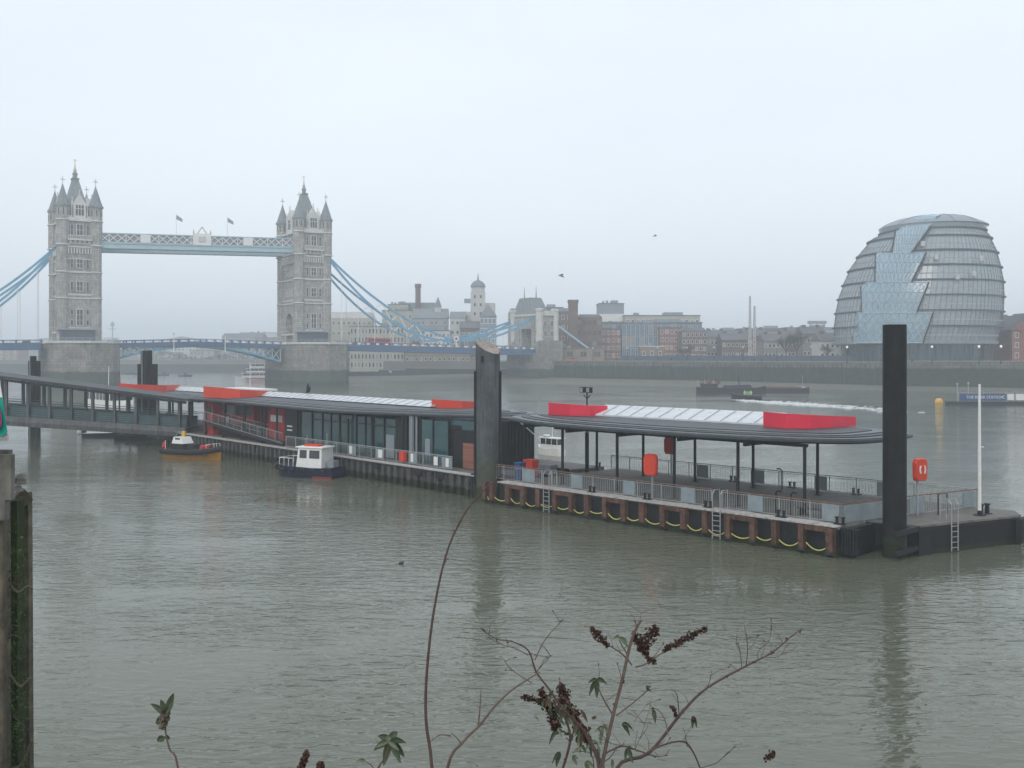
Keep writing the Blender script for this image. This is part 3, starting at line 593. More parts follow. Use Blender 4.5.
# ---------------------------------------------------------------- rounded glass city building
def city_hall():
    d = 352.0; K = d/F
    rows = [(545,85,725),(490,86,742),(434,92,750),(379,102,753),(324,120,751),(269,142,741),(214,176,727),(158,217,703),(126,262,682)]
    X = lambda cx: (810 + cx/3.84 - 512)*K
    Z = lambda cy: HC + (H - (200 + cy/3.84))*K
    rings_ = []
    for y, a, b in rows:
        al, ar = math.atan2(X(a), d), math.atan2(X(b), d); mid = (al+ar)/2
        rings_.append((Z(y), d*math.tan(mid), d/math.cos(mid)*math.sin((ar-al)/2) - .1))
    r = thing('city_hall', 'rounded leaning glass office building with dark sunshade rings on the far right bank', 'office building', (rings_[0][1], d, LZ))
    n = 96
    def ring(cx, rad, z, a0=0, a1=2*math.pi, closed=True, e=0.0):
        m_ = n if closed else max(2,int(n*(a1-a0)/(2*math.pi)))
        return [(cx+(rad+e)*math.cos(a0+(a1-a0)*k/(m_)), d+(rad+e)*math.sin(a0+(a1-a0)*k/(m_)), z) for k in range(m_ + (0 if closed else 1))]
    for i in range(len(rings_)-1):
        z0,c0,r0 = rings_[i]; z1,c1,r1 = rings_[i+1]
        up = r1 - .45
        b = MB().rings([ring(c0,r0-.45,z0+.1),ring(c1,up-.05,z1-.2)], caps=False).build('storey_glazing', M['ch_glass'], r, smooth=False)
        mu = MB()
        for k in range(n):
            a = 2*math.pi*k/n; ca, sa = math.cos(a), math.sin(a)
            if sa > .35: continue
            mu.beam((c0+(r0-.40)*ca,d+(r0-.40)*sa,z0+.3),(c1+up*ca,d+up*sa,z1-.3),.11)
        mu.build('mullions', M['roofmetal'], b)
        # spandrel band half way up, a little paler
        cm_, rm = c0*.62+c1*.38, (r0-.38)*.62+(up+.02)*.38; zm = z0*.62+z1*.38
        MB().rings([ring(cm_,rm,zm-.25),ring(cm_,rm,zm+.25)], caps=False).rings([ring(cm_,rm+.06,zm+.2),ring(cm_,rm+.06,zm+.27)],caps=False).build('transom', M['greysteel'], b)
        e = .22
        MB().rings([ring(c1,r1-1.2,z1-.22),ring(c1,r1+e,z1-.22),ring(c1,r1+e,z1+.15),ring(c1,r1-1.2,z1+.30)], caps=True).build('sunshade_ring', M['ch_shade'], r)
    z0,c0,r0 = rings_[0]
    MB().rings([ring(c0,r0-.9,z0-1.1),ring(c0,r0+.1,z0-.9),ring(c0,r0+.2,z0+.1),ring(c0,r0-1,z0+.25)], caps=True).build('soffit', M['ch_soffit'], r)
    MB().lathe([(r0*.86,LZ),(r0*.86,z0-1.0)], c0-.5, d, 48).build('ground_floor_glazing', M['tealglass'], r)
    for k in range(26):
        a = math.pi + math.pi*k/25
        MB().tube([(c0+(r0-2.2)*math.cos(a),d+(r0-2.2)*math.sin(a),LZ),(c0+(r0-1.8)*math.cos(a),d+(r0-1.8)*math.sin(a),z0-.9)],.2,6).build('column', M['roofmetal'], r)
    # tilted cap
    zt,ct,rt = rings_[-1]; tp = []
    for f_, dz, dx in ((.98,.0,0),(1.0,1.4,0),(1.02,1.8,.3),(.9,3.0,.4),(.68,4.6,.8),(.4,5.6,1.2),(.12,6.1,1.6)):
        tp.append(ring(ct+dx, rt*f_, zt+dz))
    MB().rings(tp[:2], caps=False).build('cap_glazing', M['ch_glass'], r)
    cr_ = MB().rings(tp[1:]); cap = cr_.build('roof', M['ch_roof'], r, smooth=True)
    lines = MB()
    for k in range(0, n, 8):
        for a,b in zip(tp[2:],tp[3:]): lines.beam(Vector(a[k])+Vector((0,0,.1)), Vector(b[k])+Vector((0,0,.1)), .16)
    lines.build('roof_ribs', M['greyclad'], cap)
    # stepped glass screen over the river side
    def at(cxp, zz):
        for i in range(len(rings_)-1):
            if zz <= rings_[i+1][0] or i == len(rings_)-2:
                (z0,c0,r0),(z1,c1,r1) = rings_[i],rings_[i+1]; u = (zz-z0)/(z1-z0); c = c0+(c1-c0)*u; ra = r0+(r1-r0)*u + 1.0; break
        x = X(cxp); 
        for it in range(6):
            s = max(-1,min(1,(x-c)/ra)); y = d - ra*math.sqrt(1-s*s); x = (810+cxp/3.84-512)*y/F
        return Vector((x, y, zz))
    def zfront(cyp, cxp):           # height whose image row on the near surface is cyp
        zz = Z(cyp)
        for it in range(8):
            y = at(cxp, zz).y; zz = HC + (H-(200+cyp/3.84))*y/F
        return zz
    steps = [(548,432,163,432,152,472),(432,315,196,408,193,455),(315,203,247,388,250,445),(203,100,312,388,330,462)]
    pan, grd, dia, fr = MB(), MB(), MB(), MB()
    for (ya,yb,la,ra_,lb_,rb) in steps:
        nr, ncx = 6, 10; rowsp = []
        for i in range(nr+1):
            u = i/nr; yy = ya+(yb-ya)*u; l = la+(lb_-la)*u; rr_ = ra_+(rb-ra_)*u
            rowsp.append([at(l+(rr_-l)*j/ncx, zfront(yy, l+(rr_-l)*j/ncx)) for j in range(ncx+1)])
        pan.rings(rowsp, close=False)
        o = Vector((0,-.12,0))
        for i in range(0,nr+1,2):
            for j in range(ncx): grd.beam(rowsp[i][j]+o, rowsp[i][j+1]+o, .16)
        for i in range(nr):
            for j in range(ncx+1):
                grd.beam(rowsp[i][j]+o, rowsp[i+1][j]+o, .1)
        for i in range(0,nr,2):
            for j in range(0,ncx,2):
                j2 = j+1
                dia.beam(rowsp[i][j]+o*2, rowsp[i+2][j2]+o*2, .16); dia.beam(rowsp[i+2][j2]+o*2, rowsp[i][min(j+2,ncx)]+o*2, .16)
                dia.beam(rowsp[i+2][j]+o*2, rowsp[i][j2]+o*2, .12); dia.beam(rowsp[i][j2]+o*2, rowsp[i+2][min(j+2,ncx)]+o*2, .12)
        e = [rw[0] for rw in rowsp]; g = [rw[-1] for rw in rowsp]
        for q in (e, g):
            for a,b in zip(q,q[1:]): fr.beam(a+o*3,b+o*3,.42)
        for q in (rowsp[0],rowsp[-1]):
            for a,b in zip(q,q[1:]): dia.beam(a+o*2,b+o*2,.22)
    sc_ = pan.build('atrium_screen', M['ch_blue'], r); grd.build('glazing_bars', M['greyclad'], sc_); dia.build('diagonal_bracing', M['ch_pale'], sc_); fr.build('screen_frame', M['blacksteel'], sc_)
    # top of screen runs on over the roof
    tpn = MB(); q0 = [at(330+13.2*j, zfront(100,330+13.2*j)) for j in range(11)]
    q1 = [Vector((ct+1.5+(p.x-ct-1.5)*.55+2.5, d-rt*.62, zt+5.0)) for p in q0]
    tpn.rings([q0,[a.lerp(b,.5)+Vector((0,-.5,1.3)) for a,b in zip(q0,q1)],q1], close=False)
    tpn.build('screen_top', M['ch_blue'], r)
    for cx_, cy_ in ((432,166),(485,217),(657,222),(630,280),(566,294)):
        p = at(cx_, zfront(cy_, cx_)); MB().box(p.x-.6,p.x+.6,p.y-.3,p.y+.1,p.z-.9,p.z+.7).build('pale_blind', M['dirty_white'], r)
    return r
M['ch_glass'] = glass_mat('city_glass', (.25,.295,.32), .12, .8, var=.2, scale=.7)
M['ch_blue'] = glass_mat('city_glass_blue', (.24,.36,.44), .10, .9, var=.12, scale=.3)
M['ch_shade'] = mat('sunshade_metal', (.085,.10,.11), .5, .3)
M['ch_soffit'] = mat('soffit_metal', (.28,.31,.33), .5, .3)
M['ch_roof'] = mat('city_roof', (.24,.28,.31), .4, .3, var=.1)
M['ch_pale'] = mat('bracing_paint', (.42,.52,.58), .5)
city_hall()
# ---------------------------------------------------------------- buildings on the far banks
def building(label, px0, px1, ytop, d, depth=14, wall_='farwall', ybase=None, zbase=LZ-.2, yaw=0.0, roof=None, rows=0, cols=0, ww=1.1, wh=1.6, fr='white', pane='dark_glass', cat='building', chim=(), parap=True, name='building', rh=3.0, group=None, wz=None, roofm='farroof'):
    """front face seen between px0 and px1 at distance d; top of wall at row ytop"""
    x0 = (px0-512)*d/F; x1 = (px1-512)*d/F; W = (x1-x0)/max(math.cos(yaw),.3); zt = HC+(H-ytop)*d/F
    r = thing(name, label, cat, (0,0,0), group)
    z0 = zbase
    MB().box(0,W,0,depth,z0,zt).build('wall', M[wall_], r)
    if roof == 'gable_side':           # ridge parallel to the front
        rf = MB().rings([[(-.3,-.4,zt),(-.3,depth+.4,zt),(-.3,depth/2,zt+rh)],[(W+.3,-.4,zt),(W+.3,depth+.4,zt),(W+.3,depth/2,zt+rh)]]).build('roof', M[roofm], r)
    elif roof == 'gable_front':
        rf = MB().rings([[(-.3,-.3,zt),(W+.3,-.3,zt),(W/2,-.3,zt+rh)],[(-.3,depth,zt),(W+.3,depth,zt),(W/2,depth,zt+rh)]]).build('roof', M[roofm], r)
        MB().tri_prism((0,-.35,zt-.05),(W,-.35,zt-.05),(W/2,-.35,zt+rh-.3),(0,.2,0)).build('gable_wall', M[wall_], r)
    elif roof == 'mansard':
        rf = MB().rings([[(0,0,zt),(W,0,zt),(W,depth,zt),(0,depth,zt)],[(1.2,1.2,zt+rh),(W-1.2,1.2,zt+rh),(W-1.2,depth-1.2,zt+rh),(1.2,depth-1.2,zt+rh)]]).build('roof', M[roofm], r)
    else:
        rf = MB().box(-.2,W+.2,-.2,depth+.2,zt,zt+.45).build('roof', M[roofm], r)
        if parap: MB().box(W*.55,W*.8,depth*.3,depth*.7,zt+.45,zt+2.0).build('plant_room', M['greyclad'], r)
    rq = random.Random(int(px0*3)); nv = 0
    if roof is None and W > 8:
        for q in range(4):
            vx = rq.uniform(.05,.5)*W; vy = rq.uniform(.1,.5)*depth; hh = rq.uniform(.5,1.6); MB().box(vx,vx+rq.uniform(.4,1.6),vy,vy+1,zt+.42,zt+.45+hh).build('roof_vent', M['greyclad'], rf)
    for u, h in chim:
        MB().box(W*u-.6,W*u+.6,depth/2-.8,depth/2+.8,zt,zt+rh*.4+h).build('chimney', M['brownbrick'], rf)
    if rows and cols:
        lo = (wz if wz is not None else z0+1.2); sp_ = []
        for i in range(rows):
            for j in range(cols): sp_.append((W*(j+.5)/cols, -.02, lo+(zt-lo)*(i+.5)/rows))
        shared_windows(r, sp_[:100], ww, wh, M[pane], M[fr], 'window', 0, .1, 2 if ww > 1 else 1)
    r.location = (x0, d, 0); r.rotation_euler = (0,0,yaw)
    return r
# behind the right hand side span, left to right
building('long cream terrace with rows of windows just right of the right bridge tower', 326, 372, 318, 492, 14, 'cream', zbase=3.5, roof='mansard', rh=3, rows=5, cols=9, roofm='whitewall')
building('white balconied block behind the blue chains', 350, 404, 327, 482, 8, 'cream', zbase=3.5, rows=5, cols=15, ww=.9, wh=2.3)
building('tall pale yellow block with stepped top behind the chains', 382, 413, 311, 505, 14, 'cream', zbase=5, rows=5, cols=5)
building('pale yellow upper block with flat roof left of the brick chimney', 388, 408, 305, 512, 10, 'cream', zbase=5, rows=6, cols=4)
building('dark roofed block carrying the tall brick chimney', 403, 437, 309, 520, 14, 'greyclad', zbase=5, roof='mansard', rh=3.4, rows=4, cols=6, roofm='slate')
r = thing('chimney_stack', 'tall thin brick chimney above the dark roofed block', 'chimney', P(418,340,516)); c = P(418,340,516)
MB().lathe([(1.7,5),(1.35,HC+.068*516),(1.7,HC+.0685*516),(1.7,HC+.072*516)],c.x,c.y,12).build('shaft', M['brownbrick'], r)
building('grey slated warehouse left of the white gabled wall', 412, 447, 318, 500, 14, 'greyclad', zbase=5, roof='gable_side', rh=5, rows=5, cols=8, roofm='slate')
building('white balconied apartments below the grey warehouse roof', 425, 450, 331, 486, 8, 'whitewall', zbase=5, rows=4, cols=6)
building('white gabled wall with small dark windows', 450, 465, 318, 488, 14, 'whitewall', zbase=5, roof='gable_side', rh=3.4, rows=5, cols=3, ww=.9, wh=1.3, fr='greyclad', roofm='slate')
building('brown brick warehouse with arched glass roof', 460, 483, 328, 480, 14, 'brownbrick', zbase=5, roof='gable_side', rh=3.5, rows=3, cols=6)
building('glass gabled block right of the brown warehouse', 480, 496, 316, 476, 12, 'greyclad', zbase=5, roof='gable_front', rh=5.5, rows=5, cols=4, ww=1.5, wh=2.2, pane='blueglass', roofm='slate')
building('low brown warehouse frontage below the bridge deck behind the timber wall', 405, 470, 350, 478, 6, 'yellowbrick', zbase=4, rows=1, cols=14, ww=1.0, wh=1.3, roofm='whitewall', parap=False)
building('pale arcaded house front below the bridge deck beside the right pier', 336, 402, 349, 484, 6, 'yellowbrick', zbase=3.4, rows=2, cols=12, ww=1.3, wh=1.7, parap=False)
r = thing('domed_tower', 'white riverside tower topped by a small ribbed dome and spike', 'tower', P(478,340,500)); c = P(478,340,500); K5 = .5
z = lambda y: HC+(H-y)*K5
MB().box(c.x-3.6,c.x+3.6,c.y-3,c.y+3,5,z(292)).build('shaft', M['whitewall'], r)
MB().box(c.x-8.4,c.x-3.6,c.y-1.5,c.y+5,5,z(312)).box(c.x+3.6,c.x+8.6,c.y-1,c.y+5,5,z(303)).build('wing', M['whitewall'], r)
MB().lathe([(3.3,z(292)),(3.3,z(287.5)),(3.9,z(287))],c.x,c.y,16).build('drum', M['whitewall'], r)
MB().lathe([(3.9,z(287)),(3.3,z(284)),(2.1,z(281.3)),(.5,z(280)),(.35,z(278)),(.1,z(273))],c.x,c.y,16).build('dome', M['slate'], r, smooth=True)
MB().box(c.x-6.8,c.x-3.4,c.y-2.6,c.y+2,z(303),z(299)).build('bracketed_box', M['greyclad'], r)
shared_windows(r, [(c.x-r.location.x+dx,-3.05,zz-r.location.z) for dx in (-1.5,1.5) for zz in (z(297),z(305),z(314),z(324))], .8, 1.4, M['dark_glass'], M['greyclad'])
r = thing('cupola', 'small white cupola between the brick chimney and the domed tower', 'cupola', P(438,305,506)); c = P(438,305,506)
MB().box(c.x-1.6,c.x+1.6,c.y-1.6,c.y+1.6,5,HC+.0485*506).build('drum', M['whitewall'], r); MB().lathe([(2.0,HC+.0485*506),(1.2,HC+.053*506),(.1,HC+.059*506)],c.x,c.y,8).build('roof', M['slate'], r)
# around the gatehouse
building('stone house with blue framed windows left of the gatehouse', 508, 527, 314, 452, 12, 'stone', zbase=6, roof='mansard', rh=2.6, rows=4, cols=4, roofm='slate')
building('flat topped brick warehouse behind the gatehouse', 528, 563, 308, 470, 18, 'yellowbrick', zbase=6, rows=5, cols=7)
building('brown brick warehouse with dark windows right of the gatehouse', 554, 572, 312, 455, 14, 'brownbrick', zbase=6, rows=5, cols=3, ww=1.2, wh=1.8)
c = P(573,345,432); r = thing('chimney_stack', 'square brick chimney standing right of the gatehouse', 'chimney', c)
MB().box(c.x-2.0,c.x+2.0,c.y-2,c.y+2,LZ-.2,HC+(H-302)*.432).build('shaft', M['brownbrick'], r); MB().box(c.x-2.25,c.x+2.25,c.y-2.25,c.y+2.25,HC+(H-303)*.432,HC+(H-300)*.432).build('cap', M['brownbrick'], r)
building('dark brick warehouse with four window rows right of the square chimney', 577, 602, 317, 436, 16, 'brownbrick', zbase=LZ-.2, roof='mansard', rh=1.2, rows=4, cols=5, ww=1.3, wh=2.0, fr='brownbrick')
building('arched brick approach road wall beside the right bank', 536, 604, 349, 428, 5, 'yellowbrick', zbase=LZ-.2, rows=1, cols=5, ww=2.4, wh=2.2, fr='yellowbrick', parap=False, name='approach_wall')
building('white rooftop plant tower above the blue glass offices', 599, 624, 304, 480, 14, 'greyclad', rows=2, cols=4, ww=3, wh=3, pane='white')
building('long pale top storey above the blue glass offices', 625, 700, 316, 470, 18, 'cream', rows=1, cols=14, ww=1.2, wh=1.2, wz=25)
building('blue glass offices with curved front', 602, 702, 323, 462, 14, 'blueglass', rows=3, cols=22, ww=1.6, wh=3.6, fr='greysteel', pane='blueglass')
building('red brick block at the left end of the blue glass offices', 601, 621, 329, 448, 10, 'redbrick', rows=4, cols=4)
building('curved deep blue glass bay between the red brick blocks', 622, 662, 324, 446, 10, 'blueglass', rows=3, cols=9, ww=1.6, wh=4.4, fr='greysteel', pane='blueglass')
building('red brick block right of the deep blue glass bay', 660, 683, 328, 440, 10, 'redbrick', rows=4, cols=5)
building('dark brick block with white framed windows', 682, 707, 331, 415, 12, 'brownbrick', roof='mansard', rh=1.4, rows=4, cols=6, ww=.9, wh=1.4)
building('low yellow brick hut beside the riverside hoarding', 640, 664, 347, 405, 7, 'yellowbrick', rows=1, cols=3, roofm='whitewall', parap=False)
tr = [(707,728,337,430,'farwall'),(722,748,340,415,'brownbrick'),(745,768,336,425,'redbrick'),(764,788,341,400,'farwall'),(784,806,337,418,'brownbrick'),(803,826,334,405,'farwall'),(820,850,341,380,'whitewall')]
nm = ['first, white windowed','second, brown','third, red','fourth, grey','fifth, brown','sixth, grey','last, white']
for (a,b,y,d_,wm), q in zip(tr, nm):
    building(q+' terrace house in the low row left of the rounded building', a, b, y, d_, 11, wm, roof='gable_side', rh=3.2, rows=2, cols=6, ww=.9, wh=1.3, chim=((.2,2.5),(.8,2.5)), name='terrace_house', group='terrace houses on the right bank')
for i,(a,b,y,d_) in enumerate([(700,745,331,560),(740,790,329,580),(786,838,328,560)]):
    building(['left','middle','right'][i]+' of three long flat estate blocks behind the terrace houses', a, b, y, d_, 14, 'farwall' if i != 1 else 'brownbrick', rows=3, cols=12, ww=1.5, wh=1.3, group='estate blocks')
building('dark brick block peeping out right of the rounded glass building', 996, 1022, 322, 372, 14, 'brownbrick', roof='mansard', rh=2.4, rows=4, cols=5, chim=((.3,2),(.7,2)))
building('red brick house at the right edge of the view', 1012, 1050, 330, 345, 12, 'redbrick', roof='gable_front', rh=6, rows=3, cols=4)
building('pale low houses between the rounded building and the right edge', 1000, 1060, 340, 380, 12, 'farwall', roof='gable_side', rh=3, rows=2, cols=8)
# riverside hoarding, lamp posts, cranes, trees
r = thing('hoarding', 'long dark blue site hoarding along the riverside walk', 'hoarding', (60,400,LZ))
hb = MB(); pts = [(44,405),(90,368),(128,338)]
for a,b in zip(pts,pts[1:]): hb.beam((a[0],a[1],LZ+1.3),(b[0],b[1],LZ+1.3),.15,2.6)
hb.build('boards', M['hoarding'], r)
def lamp_post(x, y, label, z=LZ, h=5.2, lit='globe'):
    r = thing('lamp_post', label, 'lamp post', (x,y,z), 'riverside lamp posts')
    MB().tube([(x,y,z),(x,y,z+h)],[.16,.09],8).lathe([(.3,z),(.28,z+.5),(.12,z+.8)],x,y,8).build('post', M['blacksteel'], r)
    MB().lathe([(.12,z+h),(.38,z+h+.35),(.38,z+h+.6),(.15,z+h+.85)],x,y,10).build('globe', M[lit], r, smooth=True)
names = ['first','second','third','fourth','fifth','sixth','seventh','eighth']
for i, px in enumerate([593,627,658,687,714,743,777,811]):
    k = (px-512)/F; 
    # on the bank line between (36,402) and (128,329), set 2 m inland
    a, b = Vector((37.5,404)), Vector((129.5,331)); t = (k*a.y-a.x)/((b.x-a.x)-k*(b.y-a.y)); q = a+(b-a)*t
    lamp_post(q.x, q.y, names[i]+' lamp post from the left along the embankment walk')
for px, d_, lb in ((847,331,'lamp post just left of the rounded building'),(932,318,'lit lamp post before the middle of the rounded building'),(979,314,'lit lamp post before the right half of the rounded building'),(1001,308,'lamp post right of the rounded building')):
    lamp_post((px-512)*d_/F, d_, lb, h=5.0, lit='lit')
for dx, h0, lb in ((0,296,'taller thin white construction mast behind the hoarding'),(4.5,306,'shorter white construction mast beside the taller one')):
    c = P(750+dx,350,392); r = thing('construction_mast', lb, 'mast', (c.x,c.y,LZ))
    zt = HC+(H-h0)*.392; mb = MB()
    for a,b in ((-.5,-.5),(.5,-.5),(.5,.5),(-.5,.5)): mb.beam((c.x+a,c.y+b,LZ),(c.x+a*.4,c.y+b*.4,zt),.22)
    for i in range(14):
        u = i/14; z0 = LZ+(zt-LZ)*u; z1 = LZ+(zt-LZ)*(i+1)/14; e = .5-.3*u; s = 1 if i%2 else -1
        mb.beam((c.x-s*e,c.y-e,z0),(c.x+s*e,c.y-e,z1),.14); mb.beam((c.x-s*e,c.y+e,z0),(c.x+s*e,c.y+e,z1),.14)
    mb.build('lattice_mast', M['dirty_white'], r); MB().box(c.x-.8,c.x+.8,c.y-.8,c.y+.8,LZ,LZ+2.4).build('base', M['greyclad'], r)
def bare_tree(x, y, h, label, seed=1, z=LZ, spread=.42):
    rnd = random.Random(seed); r = thing('bare_tree', label, 'tree', (x,y,z), 'bare winter trees')
    tr_, cr = MB(), MB()
    tr_.tube([(x,y,z),(x+.1,y,z+h*.18),(x,y,z+h*.33)],[h*.028,h*.02,h*.016],7)
    def grow(p, d, L, rad, lev, mb):
        q = p+d*L; mb.tube([p,(p+q)/2+Vector((rnd.uniform(-1,1),rnd.uniform(-1,1),0))*L*.06,q],[rad,rad*.8,rad*.6],4 if lev>1 else 6)
        if lev == 0: return
        for _ in range(4 if lev > 1 else 5):
            dd = (d+Vector((rnd.uniform(-1,1),rnd.uniform(-1,1),rnd.uniform(-.25,.6)))*.75).normalized(); grow(p+(q-p)*rnd.uniform(.5,1), dd, L*rnd.uniform(.55,.8), rad*.55, lev-1, mb)
    for i in range(5):
        a = i*1.26+rnd.random(); grow(Vector((x,y,z+h*.3)), Vector((math.cos(a)*spread,math.sin(a)*spread,1)).normalized(), h*.27, h*.012, 4, cr)
    tr_.build('trunk', M['bark'], r); cr.build('crown', M['bark'], r)
for i,(px,d_,h,lb) in enumerate([(786,378,11.5,'wide bare tree left of the rounded building, left of a pair'),(797,372,12.5,'wide bare tree left of the rounded building, right of a pair'),(826,360,7,'small bare tree close to the rounded building'),(690,395,8,'thin bare tree in front of the dark brick block'),(683,398,6.5,'smaller bare tree in front of the red brick block')]):
    bare_tree((px-512)*d_/F, d_, h, lb, i+3)
r = thing('water_tank', 'flat square rooftop tank on thin legs left of the rounded building', 'tank', P(817,330,420)); c = P(817,330,420)
mb = MB()
for dx in (-3,0,3): mb.beam((c.x+dx,c.y,c.z-8),(c.x+dx,c.y,c.z+3),.3)
mb.build('legs', M['greysteel'], r); MB().box(c.x-3.6,c.x+3.6,c.y-1.5,c.y+1.5,c.z+2.6,c.z+3.8).build('tank', M['greysteel'], r)
c = P(578,357,424); r = thing('car', 'red car parked below the brick approach arch', 'car'); car_mesh(r,4.6,1.9,1.7,M['busred']); r.location = (c.x-3,c.y,LZ+.1)
for i,(px,lb) in enumerate(((617,'first'),(636,'second'),(671,'third'),(699,'fourth'),(754,'fifth'),(762,'sixth'),(869,'seventh'),(881,'eighth'),(912,'ninth'),(955,'tenth'))):
    d_ = 402 - (px-600)*.27; d_ = max(d_, 322)
    far_person(((px-512)*d_/F, d_, LZ), 'dkcloth', lb+' tiny dark walker from the left on the far riverside walk', group='walkers on the far bank')
# distant skyline under and beside the bridge
far = [(96,135,352,760),(128,158,349,720),(150,176,353,690),(170,196,347,780),(190,214,351,720),(208,232,346,800),(222,262,337,760),(240,283,333,820),(255,300,338,700),(-30,18,350,700),(10,52,347,760),(-60,-10,345,800)]
for i,(a,b,y,d_) in enumerate(far):
    d_ = max(d_+20, 735)
    building('hazy distant block number %s from the left seen beyond the bridge' % (['two','three','four','five','six','seven','eight','nine','ten','eleven'][min(i,9)]) if i < 9 else ['hazy distant block left of the left pier, right of three','hazy distant block left of the left pier, middle of three','hazy distant block left of the left pier, at the frame edge'][i-9],
             a, b, y, d_, 16, ['farwall','yellowbrick','greyclad','whitewall'][i%4], zbase=5, rows=3, cols=7, ww=1.6, wh=1.6, group='distant hazy blocks', parap=False, roof='gable_side' if i%3==0 else None)
# a far wooded ridge behind it all
rg = MB(); rr = []
for i in range(60):
    x = -1300+i*46; hgt = 15+5*math.sin(i*.7)+4*math.sin(i*1.9+1)+random.uniform(-1.5,1.5)
    rr.append([(x,1090,5),(x,1100,LZ+hgt*.8),(x,1150,LZ+hgt),(x,1300,5)])
rg.rings(rr, close=False); struct(rg.build('distant_hills', M['farroof']))
ft = MB(); rnd = random.Random(4)
for i in range(900):
    x = rnd.uniform(-260,-150); y = 712+rnd.uniform(0,10); zz = 8+rnd.uniform(0,1)*6*(.6+.4*math.sin(x*.12)); s = rnd.uniform(.5,1.3)
    v = [Vector((rnd.uniform(-1,1),rnd.uniform(-1,1),rnd.uniform(-1,1)))*s+Vector((x,y,zz)) for _ in range(4)]; ft.add(v, [(0,1,2),(0,2,3)])
M['farleaf'] = mat('far_foliage', (.05,.07,.035), .9)
struct(ft.build('far_bank_bushes', M['farleaf']), 'stuff')
# ---------------------------------------------------------------- the floating pier
FB = frame(17.8, 54.5, math.atan2(-.722,.692)); FA = frame(-2.9, 78.0, math.atan2(-.757,.654))
DZ = 1.65
def tx(Fm, px, y):                     # local x on the line y=const that is seen at column px
    ex = Fm.to_3x3() @ Vector((1,0,0)); o = Fm @ Vector((0,y,0)); k = (px-512)/F
    return (o.x - k*o.y)/(k*ex.y - ex.x)
XB = lambda px, y: tx(FB, px, y)
XA = lambda px, y: tx(FA, px, y)
WB = lambda x, y, z=0: FB @ Vector((x,y,z))
WA = lambda x, y, z=0: FA @ Vector((x,y,z))
def seg_rail(root, M_, pts, h=1.15, z=DZ, step=2.0, bar=.16, top='handrail', panels=(), pm='greypanel', infill=True):
    tp, ps, bl = MB(M_), MB(M_), MB(M_)
    for a, b in zip(pts, pts[1:]):
        a, b = Vector((*a,0)), Vector((*b,0)); L = (b-a).length; d = (b-a)/L
        tp.beam(a+Vector((0,0,z+h)), b+Vector((0,0,z+h)), .09,.06)
        bl.beam(a+Vector((0,0,z+.12)), b+Vector((0,0,z+.12)), .04,.04); bl.beam(a+Vector((0,0,z+h-.12)), b+Vector((0,0,z+h-.12)), .03,.03)
        n = max(1, round(L/step))
        for i in range(n+1): q = a+d*L*i/n; MB(M_).beam(q+Vector((0,0,z)), q+Vector((0,0,z+h-.03)), .055).build('post', M['greysteel'], root)
        if infill:
            k = int(L/bar)
            for i in range(k): q = a+d*L*(i+.5)/k; bl.beam(q+Vector((0,0,z+.12)), q+Vector((0,0,z+h-.12)), .018)
    tp.build('handrail', M[top], root); bl.build('bars', M['greysteel'], root)
    for (x0,x1,y) in panels:
        MB(M_).box(x0,x1,y-.04,y+.03,z+.14,z+h-.08).build('infill_panel', M[pm], root)
# --- near pontoon
pb = thing('passenger_pontoon', 'near black pontoon hull with timber fender frames and yellow rope loops under the open canopy', 'pontoon', WB(0,0,0))
hullp = [(-27,0),(0,0),(.1,3.05),(2.75,3.7),(5.3,11.7),(4.4,13.2),(-27,13.2)]
MB(FB).rings([[(x,y,-1.2) for x,y in hullp],[(x,y,DZ-.12) for x,y in hullp]]).build('hull', M['hull'], pb)
MB(FB).rings([[(x,y,DZ-.12) for x,y in hullp],[(x,y,DZ) for x,y in hullp]]).build('deck', M['deck'], pb)
lg = MB(FB)
n = 19
for i in range(n):
    x0 = -27+27.0*i/n; lg.box(x0+.02,x0+27.0/n-.03,-.28,.75,DZ+.004,DZ+.07+random.uniform(0,.03))
lg.build('ledge_boards', M['lightledge'], pb)
xs = [-27+27.0*(i+.5)/n for i in range(n)]
frames_ = 0
# fender posts and caps follow the photograph: pairs joined by a cap, singles between
pxs = [(486,0),(493,0),(509,1),(524,1),(539,0),(556,1),(572,1),(588,0),(606,1),(625,1),(643,0),(664,1),(685,1),(706,0),(729,1),(754,1),(776,0),(803,1),(831,1)]
px_x = [XB(p, -.2) for p,_ in pxs]
for (p,k), x in zip(pxs, px_x):
    jx, jz = random.uniform(-.03,.03), random.uniform(-.1,.12); hw_ = random.uniform(.16,.21); x += jx
    f = MB(FB).box(x-hw_,x+hw_,-.42,-.01,.25+jz,DZ-.02-abs(jz)*.4); f.tri_prism((x-hw_,-.42,.25+jz),(x-hw_,-.01,.25+jz),(x-hw_,-.01,-.05+jz),(2*hw_,0,0)); f.build('fender_post', M['timber'], pb)
i = 0
while i < len(pxs)-1:
    if pxs[i][1] and pxs[i+1][1]:
        MB(FB).box(px_x[i]+.19,px_x[i+1]-.19,-.40,-.05,DZ-.28,DZ-.03).build('fender_cap', M['timber'], pb); i += 2
    else: i += 1
for a, b in zip(px_x, px_x[1:]):
    if b-a > 2.2 or b-a < .6: continue
    sg_ = random.uniform(.12,.3); hl = random.uniform(-.08,.08); hr = random.uniform(-.08,.08)
    pts = [(a+.2+(b-a-.4)*u, -.22, .56+hl*(1-u)+hr*u-sg_*4*u*(1-u)) for u in [k/8 for k in range(9)]]
    MB(FB).tube(pts, .032, 5).build('rope_loop', M['yellow'], pb)
